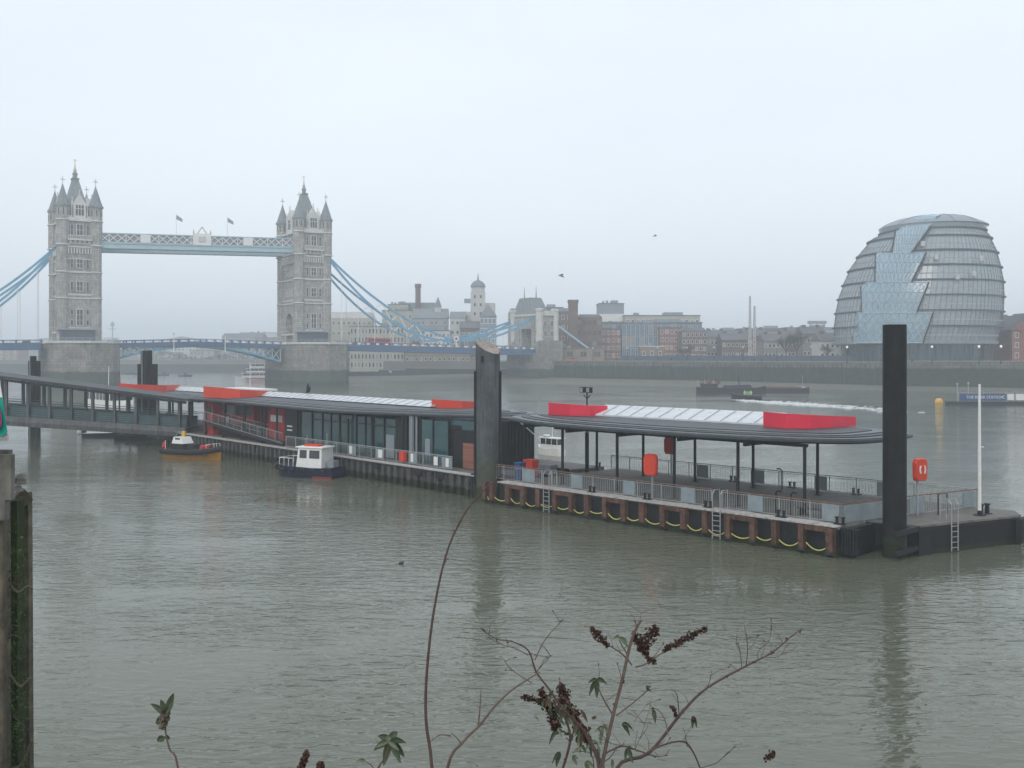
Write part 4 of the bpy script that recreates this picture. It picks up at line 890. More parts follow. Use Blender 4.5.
def ladder(root, Mx, x, y, z0, z1, zr, w_=.55, hoop=1.2):
    l = MB(Mx)
    for s in (0, w_): l.tube([(x+s,y,z0),(x+s,y,z1)],.035,6)
    k = int((z1-z0)/.3)
    for i in range(k): l.beam((x,y,z0+.2+i*.3),(x+w_,y,z0+.2+i*.3),.04)
    for s in (0, w_): l.tube([(x+s,y,z1),(x+s,y,z1+hoop*.8),(x+s,y+.2,z1+hoop),(x+s,y+.75,z1+hoop),(x+s,y+.8,z1+.02)],.03,6)
    l.build('ladder', M['greysteel'], root)
ladder(pb, FB, XB(544,-.3), -.36, .05, DZ+.1, 0)
ladder(pb, FB, XB(713,-.3), -.36, .05, DZ+.1, 0)
# ladder on the end face
e0, e1 = Vector((2.75,3.7,0)), Vector((5.3,11.7,0)); Fe = FB @ Matrix.Translation(e0) @ Matrix.Rotation(math.atan2(e1.y-e0.y,e1.x-e0.x),4,'Z')
ladder(pb, Fe, tx(Fe,951,-.1), -.14, .05, DZ+.05, 0, .52)
MB(Fe).box(-.1,8.4,-.06,.06,DZ-.3,DZ-.2).box(-.05,.9,-.1,0,-.3,DZ-.1).build('rubbing_strip', M['blacksteel'], pb)
for k in range(3): MB(FB).box(.05,.35,2.2,3.0,.35+k*.42,.42+k*.42).build('bracket', M['blacksteel'], pb)
# pile guide in the recess
gd = MB(FB); gd.box(.35,.55,.2,3.1,.1,1.6); gd.box(.5,2.7,3.0,3.15,.4,.5)
for z in (.3,1.35): gd.box(0,1.1,.15,.35,z,z+.28); gd.box(0,1.1,3.0,3.2,z,z+.28); gd.box(2.6,2.8,1.0,3.9,z,z+.28)
for i in range(6): gd.box(.1+.16*i,.2+.16*i,.1,.3,.2,1.6)
gd.build('pile_guide', M['blacksteel'], pb)
MB(FB).box(5.25,5.6,11.0,12.4,.1,1.5).build('corner_fender', M['rubber'], pb)
# bollards
def bollard(Mx, x, y, label, z=DZ, sc_=1.0, grp='twin bollards on the near pontoon'):
    r = thing('bollard', label, 'bollard', Mx @ Vector((x,y,z)), grp)
    MB(Mx).box(x-.32*sc_,x+.32*sc_,y-.14*sc_,y+.14*sc_,z,z+.05).build('base', M['blacksteel'], r)
    for s in (-.18,.18): MB(Mx).lathe([(.09*sc_,z+.05),(.08*sc_,z+.34*sc_),(.12*sc_,z+.36*sc_),(.12*sc_,z+.42*sc_)],x+s*sc_,y,10).build('post', M['blacksteel'], r)
for px, y, lb in ((592,.35,'twin bollard at the ledge right of the first ladder'),(647,.35,'twin bollard at the ledge left of the standing lifebuoy post'),(708,.35,'twin bollard at the ledge just left of the second ladder'),(781,.35,'twin bollard at the ledge between the second ladder and black pile'),(840,.5,'twin bollard on the ledge corner nearest the black pile')):
    bollard(FB, XB(px,y), y, lb, DZ+.08)
for px, y, lb in ((598,12.9,'far side twin bollard behind the second canopy column'),(655,12.9,'far side twin bollard left of the rear lifebuoy'),(733,12.9,'far side twin bollard near the middle of the far railing'),(792,12.9,'far side twin bollard left of the last canopy columns'),(856,12.9,'far side twin bollard left of the black pile')):
    bollard(FB, XB(px,y), y, lb)
bollard(Fe, tx(Fe,984,1.2), 1.2, 'twin bollard on the right deck end beside the white mast', DZ, 1.5)
# railings
r = thing('railing', 'near side railing with timber handrail and grey panels along the fender ledge', 'railing', WB(-26,1.0,DZ))
pan = [(XB(a,1.0),XB(b,1.0),1.0) for a,b in ((523,535),(571,582.5),(623.5,635),(681,695),(748,763),(822,839.5))]
seg_rail(r, FB, [(XB(486,1.0),1.0),(XB(542,1),1.0)], panels=pan[:1]); 
seg_rail(r, FB, [(XB(552,1.0),1.0),(XB(712,1),1.0)], panels=pan[1:4]); 
seg_rail(r, FB, [(XB(722,1.0),1.0),(-.3,1.0)], panels=pan[4:])
r = thing('railing', 'right end railing with solid white screen and orange brown handrail behind the black pile', 'railing', WB(-.3,1.0,DZ))
seg_rail(r, FB, [(-.3,1.0),(.82,6.35)], infill=False)
fm = FB @ Matrix.Translation((-.3,1,0)) @ Matrix.Rotation(math.atan2(5.35,1.12),4,'Z')
MB(fm).box(.05,5.4,-.03,.03,DZ+.1,DZ+1.02).build('solid_screen', M['greypanel'], r)
seg_rail(r, FB, [(.82,6.35),(2.4,12.75)])
fm2 = FB @ Matrix.Translation((.82,6.35,0)) @ Matrix.Rotation(math.atan2(6.4,1.58),4,'Z')
for a,b in ((.3,1.6),(5.2,6.3)): MB(fm2).box(a,b,-.05,.03,DZ+.14,DZ+1.05).build('infill_panel', M['greypanel'], r)
MB(fm2).tube([(2.1,-.6,DZ),(2.1,-.6,DZ+1.2),(2.9,-.6,DZ+1.2),(2.9,-.6,DZ)],.04,6).build('gate_hoop', M['blacksteel'], r)
r = thing('railing', 'far side railing of the near pontoon with dark grey panels', 'railing', WB(-26,12.6,DZ))
seg_rail(r, FB, [(-27,12.6),(2.4,12.6)], panels=[(XB(a,12.55),XB(b,12.55),12.55) for a,b in ((697,708),(751,764),(815,827),(877,888))], top='greysteel', bar=.22)
# deck furniture under the canopy
for px, y, lb in ((812,2.4,'slatted bench on the near pontoon deck behind the last grey panel'),(868,4.6,'slatted bench on the deck inside the end screen near the black pile')):
    x = XB(px,y); r = thing('bench', lb, 'bench', WB(x,y,DZ), 'benches on the near pontoon')
    for i in range(5): MB(FB).box(x-.9,x+.9,y-.22+i*.11,y-.14+i*.11,DZ+.42,DZ+.46).build('slat', M['blacksteel'], r)
    for s in (-.7,.7): MB(FB).box(x+s-.04,x+s+.04,y-.2,y+.25,DZ,DZ+.42).build('leg', M['blacksteel'], r)
for i,px in enumerate((776,791)):
    x = XB(px,1.8); r = tag(MB(FB).tube([(x,1.8,DZ),(x,1.8,DZ+1.25),(x+.1,1.8,DZ+1.35),(x+.4,1.8,DZ+1.35)],.05,8).build('water_post', M['blacksteel'], smooth=True), ('left','right')[i]+' of two hooked black standpipes behind the near railing', 'standpipe', 'standpipes')
x = XB(782,11.6); tag(MB(FB).tube([(x,11.6,DZ),(x,11.6,DZ+1.3),(x-.2,11.6,DZ+1.45),(x-.4,11.6,DZ+1.4)],.05,8).build('water_post', M['blacksteel'], smooth=True), 'black hooked standpipe in front of the far railing', 'standpipe')
# blue bin, red box
def binbox(Mx, px, y, w_, dp, h, m, name, label, cat, lid=None):
    x = tx(Mx, px, y); r = thing(name, label, cat, Mx @ Vector((x,y,DZ)))
    MB(Mx).rings([[(x-w_*.42,y-dp*.42,DZ+.06),(x+w_*.42,y-dp*.42,DZ+.06),(x+w_*.42,y+dp*.42,DZ+.06),(x-w_*.42,y+dp*.42,DZ+.06)],[(x-w_/2,y-dp/2,DZ+h*.9),(x+w_/2,y-dp/2,DZ+h*.9),(x+w_/2,y+dp/2,DZ+h*.9),(x-w_/2,y+dp/2,DZ+h*.9)]]).build('body', M[m], r)
    MB(Mx).box(x-w_*.54,x+w_*.54,y-dp*.54,y+dp*.54,DZ+h*.9,DZ+h).build('lid', M[lid or m], r)
    for s in (-1,1): MB(Mx).tube([(x+s*w_*.4,y+dp*.4,DZ+.1),(x+s*w_*.28,y+dp*.4,DZ+.1)],.1,8).build('wheel', M['rubber'], r)
binbox(FB, 520, 2.0, .62, .6, 1.35, 'signblue', 'wheelie_bin', 'blue wheelie bin behind the near railing beside the grey pile', 'bin')
binbox(FB, 531, 4.0, .95, .7, 1.35, 'red', 'grit_bin', 'red storage bin right of the blue wheelie bin', 'bin')
binbox(FB, 547, 6.0, 1.5, .8, .8, 'greyclad', 'equipment_box', 'grey low equipment box right of the red storage bin', 'box')
x = XB(561,7); tag(MB(FB).tube([(x-.7,7,DZ+.25),(x+.7,7,DZ+.25)],.25,12).build('rope_drum', M['rubber'], smooth=True), 'black rolled fender lying on the deck right of the equipment box', 'fender')
# lifebuoy stations
def lifebuoy(Mx, px, y, label, h0=1.0, s=1.0, buoy=True, col='red'):
    x = tx(Mx, px, y); r = thing('lifebuoy_station', label, 'lifebuoy', Mx @ Vector((x,y,DZ)), 'lifebuoy stations')
    MB(Mx).box(x-.05,x+.05,y,y+.1,DZ,DZ+h0+1.1*s).build('post', M['greysteel'], r)
    w_, h = .42*s, .6*s; zc = DZ+h0+h
    prof = [(-w_,-h*.7),(-w_*.8,-h),(w_*.8,-h),(w_,-h*.7),(w_*1.05,h*.6),(w_*.8,h*.95),(0,h),(-w_*.8,h*.95),(-w_*1.05,h*.6)]
    MB(Mx).rings([[(x+a*.9,y-.3,zc+b*.92) for a,b in prof],[(x+a,y-.2,zc+b) for a,b in prof],[(x+a,y-.02,zc+b) for a,b in prof]]).build('housing', M[col], r)
    if buoy:
        for sg in (-1,1):
            pts = [(x+sg*.19*s*math.cos(t),y-.34,zc+.3*s*math.sin(t)) for t in [R(-42+14*i) for i in range(7)]]
            MB(Mx).tube(pts,.045*s,6).build('buoy_ring', M['white'], r)
lifebuoy(FB, 652, 1.5, 'bright red lifebuoy housing on a post behind the near railing under the canopy', 1.5, 1.2, False)
lifebuoy(FB, 671, 12.0, 'darker red lifebuoy housing hanging near the far railing under the canopy', 1.75, 1.15, False)
lifebuoy(Fe, 918, 2.6, 'red lifebuoy housing with white ring on a post right of the black pile', 2.05, 1.1)
# white mast
x = tx(Fe,979.5,1.0); r = thing('mast', 'tall thin white mast on the right end of the near pontoon', 'mast', Fe @ Vector((x,1.0,DZ)))
MB(Fe).tube([(x,1.0,DZ),(x,1.0,DZ+7.7)],[.11,.065],8).build('pole', M['white'], r, smooth=True)
MB(Fe).lathe([(.35,DZ),(.35,DZ+.05),(.12,DZ+.07),(.12,DZ+.3)],x,1.0,10).build('foot', M['blacksteel'], r)
MB(Fe).tube([(x,1.0,DZ+4.0),(x+.35,1.0,DZ+4.0)],.03,5).build('cleat', M['white'], r)
# CCTV / floodlight mast through the canopy
x = XB(587,9.5); r = thing('light_mast', 'pole with a pair of floodlights rising above the near canopy', 'floodlight mast', WB(x,9.5,DZ))
MB(FB).tube([(x,9.5,DZ),(x,9.5,DZ+3.2),(x,9.5,DZ+3.2),(x,9.5,DZ+6.6)],[.16,.16,.07,.06],8).build('pole', M['blacksteel'], r)
for s in (-.35,.35):
    hd = MB(FB).box(x+s-.2,x+s+.2,9.2,9.55,DZ+6.4,DZ+6.85).beam((x+s,9.5,DZ+6.2),(x,9.5,DZ+5.9),.06).build('floodlight', M['blacksteel'], r)
    MB(FB).box(x+s-.15,x+s+.15,9.18,9.2,DZ+6.45,DZ+6.8).build('lens', M['greyclad'], hd)
# --- canopy over the near pontoon
cn = thing('canopy', 'leaf shaped dark metal canopy on thin columns over the near pontoon', 'canopy', WB(-15,7,DZ))
leaf = [(-31.7,5.6),(-30.3,4.0),(-28,2.6),(-24.4,1.2),(-17.7,.45),(-11,.4),(-5.8,1.3),(-2.4,2.6),(-.8,4.1),(-.3,6.0),(-.2,8.6),(-.7,11.2),(-3.5,13.2),(-10,14),(-18,14),(-25,12.6),(-29.5,9.6),(-31.3,7.6)]
def smooth_poly(p, it=2):
    for _ in range(it):
        q = []
        for i in range(len(p)):
            a, b = p[i], p[(i+1)%len(p)]; q += [(a[0]*.75+b[0]*.25,a[1]*.75+b[1]*.25),(a[0]*.25+b[0]*.75,a[1]*.25+b[1]*.75)]
        p = q
    return p
def inset(p, d):
    cx = sum(a for a,_ in p)/len(p); cy = sum(b for _,b in p)/len(p); out = []
    n = len(p)
    for i in range(n):
        a, c = Vector(p[i-1]), Vector(p[(i+1)%n]); t = (c-a).normalized(); nn = Vector((-t.y, t.x)); b = Vector(p[i])
        if nn.dot(Vector((cx,cy))-b) < 0: nn = -nn
        q = b+nn*d; out.append((q.x,q.y))
    return out
L0 = smooth_poly(leaf)
def layer(p, z0, z1, nm, m, root, Mx): MB(Mx).rings([[(x,y,z0) for x,y in p],[(x,y,z1) for x,y in p]]).build(nm, M[m], root)
def canopy_layers(L0, zt, root, Mx):
    layer(inset(L0,.5), zt-.36, zt-.24, 'soffit', 'blacksteel', root, Mx)
    layer(L0, zt-.24, zt-.10, 'fascia', 'fascia', root, Mx)
    layer(inset(L0,.22), zt-.10, zt-.02, 'roof_edge', 'roofmetal', root, Mx)
    layer(inset(L0,.95), zt-.02, zt+.04, 'roof_deck', 'fascia', root, Mx)
    layer(inset(L0,1.6), zt+.04, zt+.10, 'roof_deck', 'roofmetal', root, Mx)
    layer(inset(L0,2.4), zt+.10, zt+.15, 'roof_deck', 'fascia', root, Mx)
canopy_layers(L0, 6.2, cn, FB)
for (row, y, xs_) in (('near',2.7,(-23.2,-18.0,-13.1,-8.2,-3.6)),('far',10.8,(-27,-22.2,-17.3,-12.3,-7.3))):
    for x in xs_:
        MB(FB).tube([(x,y,DZ),(x,y,5.8)],.105,8).lathe([(.24,DZ),(.24,DZ+.04),(.11,DZ+.05)],x,y,8).build('column', M['blacksteel'], cn)
for x in (-28,-22.2,-17.3,-12.3,-7.3): MB(FB).beam((x,3.4 if x<-27 else 2.0,5.6),(x,12.2,5.6),.16,.24).build('cross_beam', M['blacksteel'], cn)
for y in (2.7,10.8): MB(FB).beam((-24 if y<5 else -27.4,y,5.72),(-3.4 if y<5 else -7.2,y,5.72),.14,.2).build('edge_beam', M['blacksteel'], cn)
def red_screen(Mx, pts, z0, root, col):
    """pts: (x, y, height) of a thin upright curved panel"""
    s = MB(Mx); rs = []
    for i,(x,y,h) in enumerate(pts):
        a = Vector(pts[max(i-1,0)][:2]); b = Vector(pts[min(i+1,len(pts)-1)][:2]); t = (b-a).normalized(); n_ = Vector((-t.y,t.x))*.07
        rs.append([(x-n_.x,y-n_.y,z0),(x+n_.x,y+n_.y,z0),(x+n_.x,y+n_.y,z0+h),(x-n_.x,y-n_.y,z0+h)])
    s.rings(rs); s.build('red_screen', M[col], root)
def Lg(Mx, px, py, z):                 # local coordinates of the pixel at height z
    v = Mx.inverted() @ G(px, py, z); return (v.x, v.y)
mon = thing('rooflight', 'long raised rooflight of white panels between two bright red curved ends on the near canopy', 'rooflight', WB(-16,9,6.4))
zr = 6.40
rp = [Lg(FB,px,py,zr) for px,py in ((764,425.6),(785,427.4),(810,427.6),(832,426.6),(855,424.2))]
hs = [1.02,1.0,.92,.8,.62]
red_screen(FB, [(*p,h) for p,h in zip(rp,hs)], zr-.1, mon, 'pinkred')
lp = [Lg(FB,px,py,zr) for px,py in ((549,414),(570,415),(590,415.2),(607,414.6))]
red_screen(FB, [(*p,h) for p,h in zip(lp,[1.0,.95,.85,.8])], zr-.1, mon, 'pinkred')
x0, x1 = lp[-1][0]-.8, rp[0][0]+.1; y0n = 8.0
k = 12; g = MB(FB); fr = MB(FB)
for i in range(k+1):
    x = x0+(x1-x0)*i/k; fr.beam((x,y0n-.02,6.50),(x,10.0,7.17),.03,.03); fr.beam((x,10.0,7.17),(x,12.2,6.5),.03,.03)
g.add([(x0,y0n,6.46),(x1,y0n,6.46),(x1,10,7.13),(x0,10,7.13),(x0,12.2,6.46),(x1,12.2,6.46)], [(0,1,2,3),(3,2,5,4),(0,3,4),(1,5,2)])
g.add([(x0-.01,y0n,6.3),(x1+.01,y0n,6.3),(x1+.01,y0n,6.46),(x0-.01,y0n,6.46)], [(0,1,2,3)])
g.build('roof_panels', M['palepoly'], mon); fr.build('glazing_bars', M['greypanel'], mon)
red_screen(FB, [(x1,8.2,.5),(x1+2.2,8.8,.6),(rp[-1][0]-.3,rp[-1][1]-.2,.6)], zr-.1, mon, 'pinkred')
# --- pile A, pile B, pile clusters
def pile(x, y, r_, zt, m, label, cut=0, cutm=None, guides=False):
    o = thing('mooring_pile', label, 'pile', (x,y,0))
    n = 40; ring = lambda z, slope=0: [(x+r_*math.cos(2*math.pi*k/n), y+r_*math.sin(2*math.pi*k/n), z - slope*math.cos(2*math.pi*k/n)+slope*.9*math.sin(2*math.pi*k/n)) for k in range(n)]
    MB().rings([ring(-5),ring(zt-.05,cut)]).build('tube', M[m], o, smooth=True)
    # pale corroded top plate
    n2 = 40; rt = lambda z, e: [(x+(r_-e)*math.cos(2*math.pi*k/n2), y+(r_-e)*math.sin(2*math.pi*k/n2), z - cut*(r_-e)/r_*math.cos(2*math.pi*k/n2)+cut*.9*(r_-e)/r_*math.sin(2*math.pi*k/n2)) for k in range(n2)]
    MB().rings([rt(zt-.2,.02),rt(zt-.005,.02)]).build('top_plate', M[cutm or m], o)
    if guides:
        for sx in (-1,1):
            MB().box(x+sx*(r_+.03)-.09,x+sx*(r_+.03)+.09,y-.35,y+.1,-3,zt-1.9).build('guide_bar', M['pile_black'], o)
        MB().box(x-.5,x-.3,y-r_-.02,y-r_+.2,zt-1.2,zt-.75).build('lifting_hole', M['blacksteel'], o)
    return o
pile(20.95, 54.75, .625, 12.72, 'pile_black', 'tall smooth black mooring pile at the near right corner of the pontoon')
pa_ = bpy.data.objects['mooring_pile']
for z in (2.9,5.3,7.7,10.1): MB().lathe([(.62,z-.03),(.636,z-.02),(.636,z+.02),(.62,z+.03)],20.95,54.75,40).build('weld_seam', M['pile_black'], pa_)
pile(-1.85, 76.4, .93, 11.75, 'pile_grey', 'thick grey mooring pile with slanting cut top between the two pontoons', .42, 'pile_top', True)
def cluster(px, d, wpx, ytop, ysid, label):
    c = P(px, H, d); r = thing('mooring_dolphin', label, 'pile', (c.x,c.y,0), 'triple pile clusters')
    R_ = wpx*d/F/4.2
    MB().lathe([(R_*1.15,-5),(R_*1.15,HC+(H-ytop)*d/F)],c.x,c.y,20).build('centre_pile', M['pile_black'], r, smooth=True)
    for s in (-1,1): MB().lathe([(R_*.95,-5),(R_*.95,HC+(H-ysid)*d/F)],c.x+s*R_*1.15,c.y+.4,20).build('side_pile', M['pile_black'], r, smooth=True)
    MB().tube([(c.x-R_*.5,c.y-R_*1.2,0),(c.x-R_*.5,c.y-R_*1.2,HC+(H-ytop)*d/F)],.05,5).build('conduit', M['greysteel'], r)
cluster(146.5, 136, 20, 350.5, 364, 'dark triple mooring pile rising through the roof line left of centre')
cluster(33, 133, 12, 356, 361, 'dark triple mooring pile behind the covered gangway at the left')
# --- long pontoon A with terminal
pa = thing('terminal_pontoon', 'long grey ribbed pontoon hull under the terminal building behind the moored boats', 'pontoon', WA(0,0,0))
ha = [(-84,0),(.6,0),(.6,2.0),(1.9,3.2),(1.9,12.5),(-84,12.5)]
M['hull2'] = mat('ribbed_grey_hull', (.10,.105,.10), .8, var=.4, scale=1.2, bump=.03, streak=.5, zband=[(.6,(.02,.028,.014),.25)])
M['ribgrey'] = mat('rubber_timber_ribs', (.085,.085,.08), .85, var=.4, scale=1.5, streak=.5, zband=[(.6,(.02,.028,.014),.25)])
MB(FA).rings([[(x,y,-1.2) for x,y in ha],[(x,y,DZ-.1) for x,y in ha]]).build('hull', M['hull2'], pa)
MB(FA).rings([[(x,y,DZ-.1) for x,y in ha],[(x,y,DZ) for x,y in ha]]).build('deck', M['deck'], pa)
nrb = 62
for i in range(nrb):
    x = -60+60.4*i/(nrb-1)
    MB(FA).box(x-.17,x+.17,-.32,-.01,-.3,DZ-.22+.05*(i%3)).build('rib', M['ribgrey'], pa)
MB(FA).box(-60,.6,-.4,.25,DZ+.004,DZ+.1).build('ledge', M['lightledge'], pa)
for x in (-20,-13.5,-7,-4,-27):
    MB(FA).box(x-.5,x+.5,-.5,-.33,DZ-.55,DZ-.1).build('tyre_pad', M['rubber'], pa)
MB(FA).box(.1,1.4,.2,.9,.5,DZ+.3).box(-.1,.15,-.35,1.2,-.5,DZ+.2).build('pile_guide', M['rubber'], pa)
r = thing('railing', 'railing along the terminal pontoon edge with grey panels and white notices', 'railing', WA(-40,.7,DZ))
seg_rail(r, FA, [(XA(286,.7),.7),(XA(452,.7),.7)], top='greysteel', panels=[(XA(a,.65),XA(b,.65),.65) for a,b in ((349,356),(376,384),(409,417),(442,452))], bar=.2)
for a,b in ((349.5,352.5),(378.5,382.5),(411,413.5),(434,438),(446,449)):
    MB(FA).box(XA(a,.6),XA(b,.6),.56,.58,DZ+.3,DZ+1.0).build('notice', M['white'], r)
x = XA(404,.55); tag(MB(FA).box(x-.36,x+.36,.3,.56,DZ+.25,DZ+1.1).box(x-.3,x+.3,.24,.3,DZ+.32,DZ+1.03).build('lifebuoy_box', M['red']), 'small red lifebuoy box on the terminal railing among white notices', 'lifebuoy box')
# ramp inside
r = thing('ramp', 'boarding ramp with grey railing sloping down in front of the red kiosk', 'ramp', WA(XA(214,1.2),1.2,DZ))
xa, xb = XA(206,1.2), XA(284,1.2); za, zb_ = 3.3, 1.85
MB(FA).beam((xa,1.8,za),(xb,1.8,zb_),1.6,.14).beam((xa,1.0,za-.1),(xb,1.0,zb_-.1),.08,.3).build('ramp_deck', M['blacksteel'], r)
for yy in (1.02, 2.6):
    g = MB(FA); g.beam((xa,yy,za+1.15),(xb,yy,zb_+1.15),.06); g.beam((xa,yy,za+.1),(xb,yy,zb_+.1),.05)
    for i in range(60): u=i/59; x=xa+(xb-xa)*u; z=za+(zb_-za)*u; g.beam((x,yy,z+.1),(x,yy,z+1.15),.06 if i%6==0 else .022)
    g.build('ramp_railing', M['greysteel'], r)
for i in range(5): u=i/4; x=xa+(xb-xa)*u; z=za+(zb_-za)*u; MB(FA).beam((x,1.1,DZ),(x,1.1,max(z,DZ+.05)),.12).build('ramp_leg', M['blacksteel'], r)
MB(FA).box(XA(206,1.3),XA(284,1.3),2.9,3.0,DZ,DZ+1.5).build('ramp_side_plate', M['blacksteel'], r)
# terminal building
tb_ = thing('pier_terminal', 'long glazed pier terminal with black clad ends under the sweeping roof', 'terminal building', WA(-12,3,DZ))
ZC = 5.72
x_l, x_r = XA(285,2.2), XA(475,2.2)
def band(px0, px1, y, m, nm, z0=DZ, z1=ZC, t=.12, root=None):
    a, b = XA(px0,y), XA(px1,y); return MB(FA).box(a,b,y,y+t,z0,z1).build(nm, M[m], root or tb_)
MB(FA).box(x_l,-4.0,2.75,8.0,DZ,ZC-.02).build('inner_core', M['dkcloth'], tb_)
cuts = [297,312,322,330.5,339,347.5,356,365,373,384,396]
for a, b in zip(cuts, cuts[1:]): band(a+.3, b-.3, 2.2, 'tealglass', 'glass_pane', DZ+.1, ZC-.45, .05)
for c_ in cuts: band(c_-.35, c_+.35, 2.1, 'blacksteel', 'mullion', t=.2)
band(312,396,2.1,'blacksteel','transom',DZ+2.9,DZ+3.0,.15)
band(285,297,1.9,'blacksteel','black_panel'); band(396,407,2.1,'blacksteel','black_panel')
for (a,b,z) in ((287,292,DZ+1.55),(287,292,DZ+1.95)): band(a,b,1.86,'white','wall_sign',z,z+.14,.03)
band(409,412.3,1.9,'greyclad','ribbed_post',t=.2)
band(415.5,416.6,2.1,'greysteel','downpipe')
cuts = [420,432.5,448]
for a, b in zip(cuts, cuts[1:]): band(a+.3, b-.3, 2.2, 'tealglass', 'glass_pane', DZ+.1, ZC-.25, .05)
for c_ in cuts: band(c_-.35, c_+.35, 2.1, 'blacksteel', 'mullion', t=.2)
band(343,352,2.05,'greyclad','window_blind',ZC-.75,ZC-.4,.05)
band(386,394,2.15,'greyclad','inner_door',DZ+.1,DZ+2.2,.03); band(425,430,2.15,'greyclad','window_blind',DZ+.8,DZ+2.2,.03)
# right, black ribbed part
for i in range(26):
    a = 448+i*1.25; 
    if a < 474: band(a+.1, a+1.15, 2.4, 'blacksteel', 'cladding_board', DZ, ZC-.9, .1+.06*(i%2))
band(448,475,2.35,'tealglass','high_window',ZC-.85,ZC-.1,.05); band(449,461,2.3,'blacksteel','window_blind',ZC-.85,ZC-.5,.04)
band(463,473.5,2.3,'redbrick','red_door',DZ+.05,DZ+2.15,.05)
for i in range(34):
    a = -6.6+i*.153; MB(FA).box(a+.01,a+.15,4.6,4.66+.05*(i%2),DZ,ZC-.1).build('cladding_board', M['blacksteel'], tb_)
MB(FA).box(-6.6,-1.4,4.72,7.5,DZ,ZC-.1).build('black_end', M['blacksteel'], tb_)
for i in range(14): MB(FA).box(-1.4,-1.36+.04*(i%2),4.75+i*.195,4.92+i*.195,DZ,ZC-.1).build('cladding_board', M['blacksteel'], tb_)
MB(FA).beam((-1.3,5.7,ZC-.1),(-1.3,7.4,ZC-1.3),.12,.1).build('brace', M['white'], tb_)
# columns under the roof
for px in (245,262,277,300,340,372,403): 
    x = XA(px,1.5); MB(FA).tube([(x,1.5,DZ),(x,1.5,5.8)],.12,8).build('column', M['blacksteel'], tb_)
for x in (-38,-43,-48,-53,-58,-63,-68,-73,-78,-82):
    for y in (1.5,10.5): MB(FA).tube([(x,y,DZ),(x,y,5.8)],.12,8).build('column', M['blacksteel'], tb_)
# red kiosk
rk = thing('ticket_kiosk', 'red pier kiosk with a strip of windows under the dark roof', 'kiosk', WA(XA(230,3.4),3.4,DZ))
a, b = XA(204,3.2), XA(252,3.2)
MB(FA).box(a,b,3.4,8.5,DZ,ZC-.02).build('kiosk_wall', M['shaded_red'], rk)
band(204,213,1.6,'shaded_red','red_wing',t=1.8,root=rk)
band(206,211,1.55,'tealglass','window',ZC-1.5,ZC-.7,.05,rk)
for u0,u1 in ((214,222),(223.5,234),(235.5,243),(244,250)): band(u0,u1,3.34,'tealglass' if u0>230 else 'greypanel','window',ZC-1.55,ZC-.5,.05,rk)
band(219.5,226,3.3,'blueglass','blue_door',DZ+.05,DZ+2.3,.09,rk); band(226.5,228.5,3.28,'white','notice',DZ+1.2,DZ+2.2,.05,rk)
rp_ = thing('red_panel_wall', 'free standing red wall panel with pale sign beside the black wall', 'wall panel', WA(XA(276,2.0),2.0,DZ))
MB(FA).box(XA(268,2.0),XA(284.5,2.0),2.0,2.25,DZ,ZC-.02).build('panel', M['shaded_red'], rp_)
MB(FA).box(XA(270.5,1.95),XA(282,1.95),1.95,1.99,ZC-1.75,ZC-1.05).build('sign', M['dirty_white'], rp_)
# terminal roof
ra = thing('terminal_roof', 'long sweeping dark metal roof over the terminal pontoon', 'roof', WA(-30,6,6))
leafA = [(-86,2.5),(-84,.9),(-80,.5),(-63,.3),(-51,.3),(-42,.1),(-33,-.2),(-26,-.6),(-21,-.9),(-17.5,-.2),(-13,1.2),(-9,2.6),(-5.5,4.3),(-3.4,6.4),(-3.0,8.6),(-4.2,10.8),(-8,12.6),(-16,13.2),(-30,13.2),(-55,13.2),(-80,13),(-85,11.5),(-87,7)]
LA = smooth_poly(leafA, 2)
canopy_layers(LA, 6.0, ra, FA)
cl = MB(FA).box(-6.0,-1.2,4.9,8.0,ZC-.1,ZC+.15).build('end_canopy', M['fascia'], ra)
def screenA(pxs, z0, hs, label_root):
    pts = [Lg(FA,px,py,z0) for px,py in pxs]
    red_screen(FA, [(*p,h) for p,h in zip(pts,hs)], z0-.1, label_root, 'red'); return pts
rl_ = thing('rooflight', 'long pale rooflight of the terminal roof with orange red screens at its ends', 'rooflight', WA(-25,8,6.2))
s1 = screenA([(204,396.2),(222,397.2),(240,397.2),(256,396.6),(271,395)], 6.2, [1.3,1.2,1.0,.85,.62], rl_)
s2 = screenA([(432,406.8),(446,407.6),(462,407.6),(475,406.8)], 6.2, [.85,.8,.7,.6], rl_)
x0, x1 = s1[-1][0]-1.5, s2[0][0]+.6; k = 26; g = MB(FA); fr = MB(FA)
yn = 6.6
g.add([(x0,yn,6.24),(x1,yn,6.24),(x1,8.3,6.7),(x0,8.3,6.7),(x0,10,6.24),(x1,10,6.24)], [(0,1,2,3),(3,2,5,4),(0,3,4),(1,5,2)])
for i in range(k+1): x = x0+(x1-x0)*i/k; fr.beam((x,yn,6.28),(x,8.3,6.73),.03,.04); fr.beam((x,8.3,6.73),(x,10,6.28),.03,.04)
g.build('roof_panels', M['palepoly'], rl_); fr.build('glazing_bars', M['greysteel'], rl_)
rl2 = thing('rooflight', 'farther orange red screened rooflight behind the dark triple pile', 'rooflight', WA(-70,8,6.2))
s3 = screenA([(119,392.6),(135,392.8),(152,392.4),(166,391.4),(179,389.6)], 6.2, [1.35,1.2,1.1,.95,.8], rl2)
x0, x1 = s3[-1][0]-2, s1[0][0]-1.0; g = MB(FA); fr = MB(FA)
g.add([(x0,yn,6.24),(x1,yn,6.24),(x1,8.3,6.7),(x0,8.3,6.7),(x0,10,6.24),(x1,10,6.24)], [(0,1,2,3),(3,2,5,4),(0,3,4),(1,5,2)])
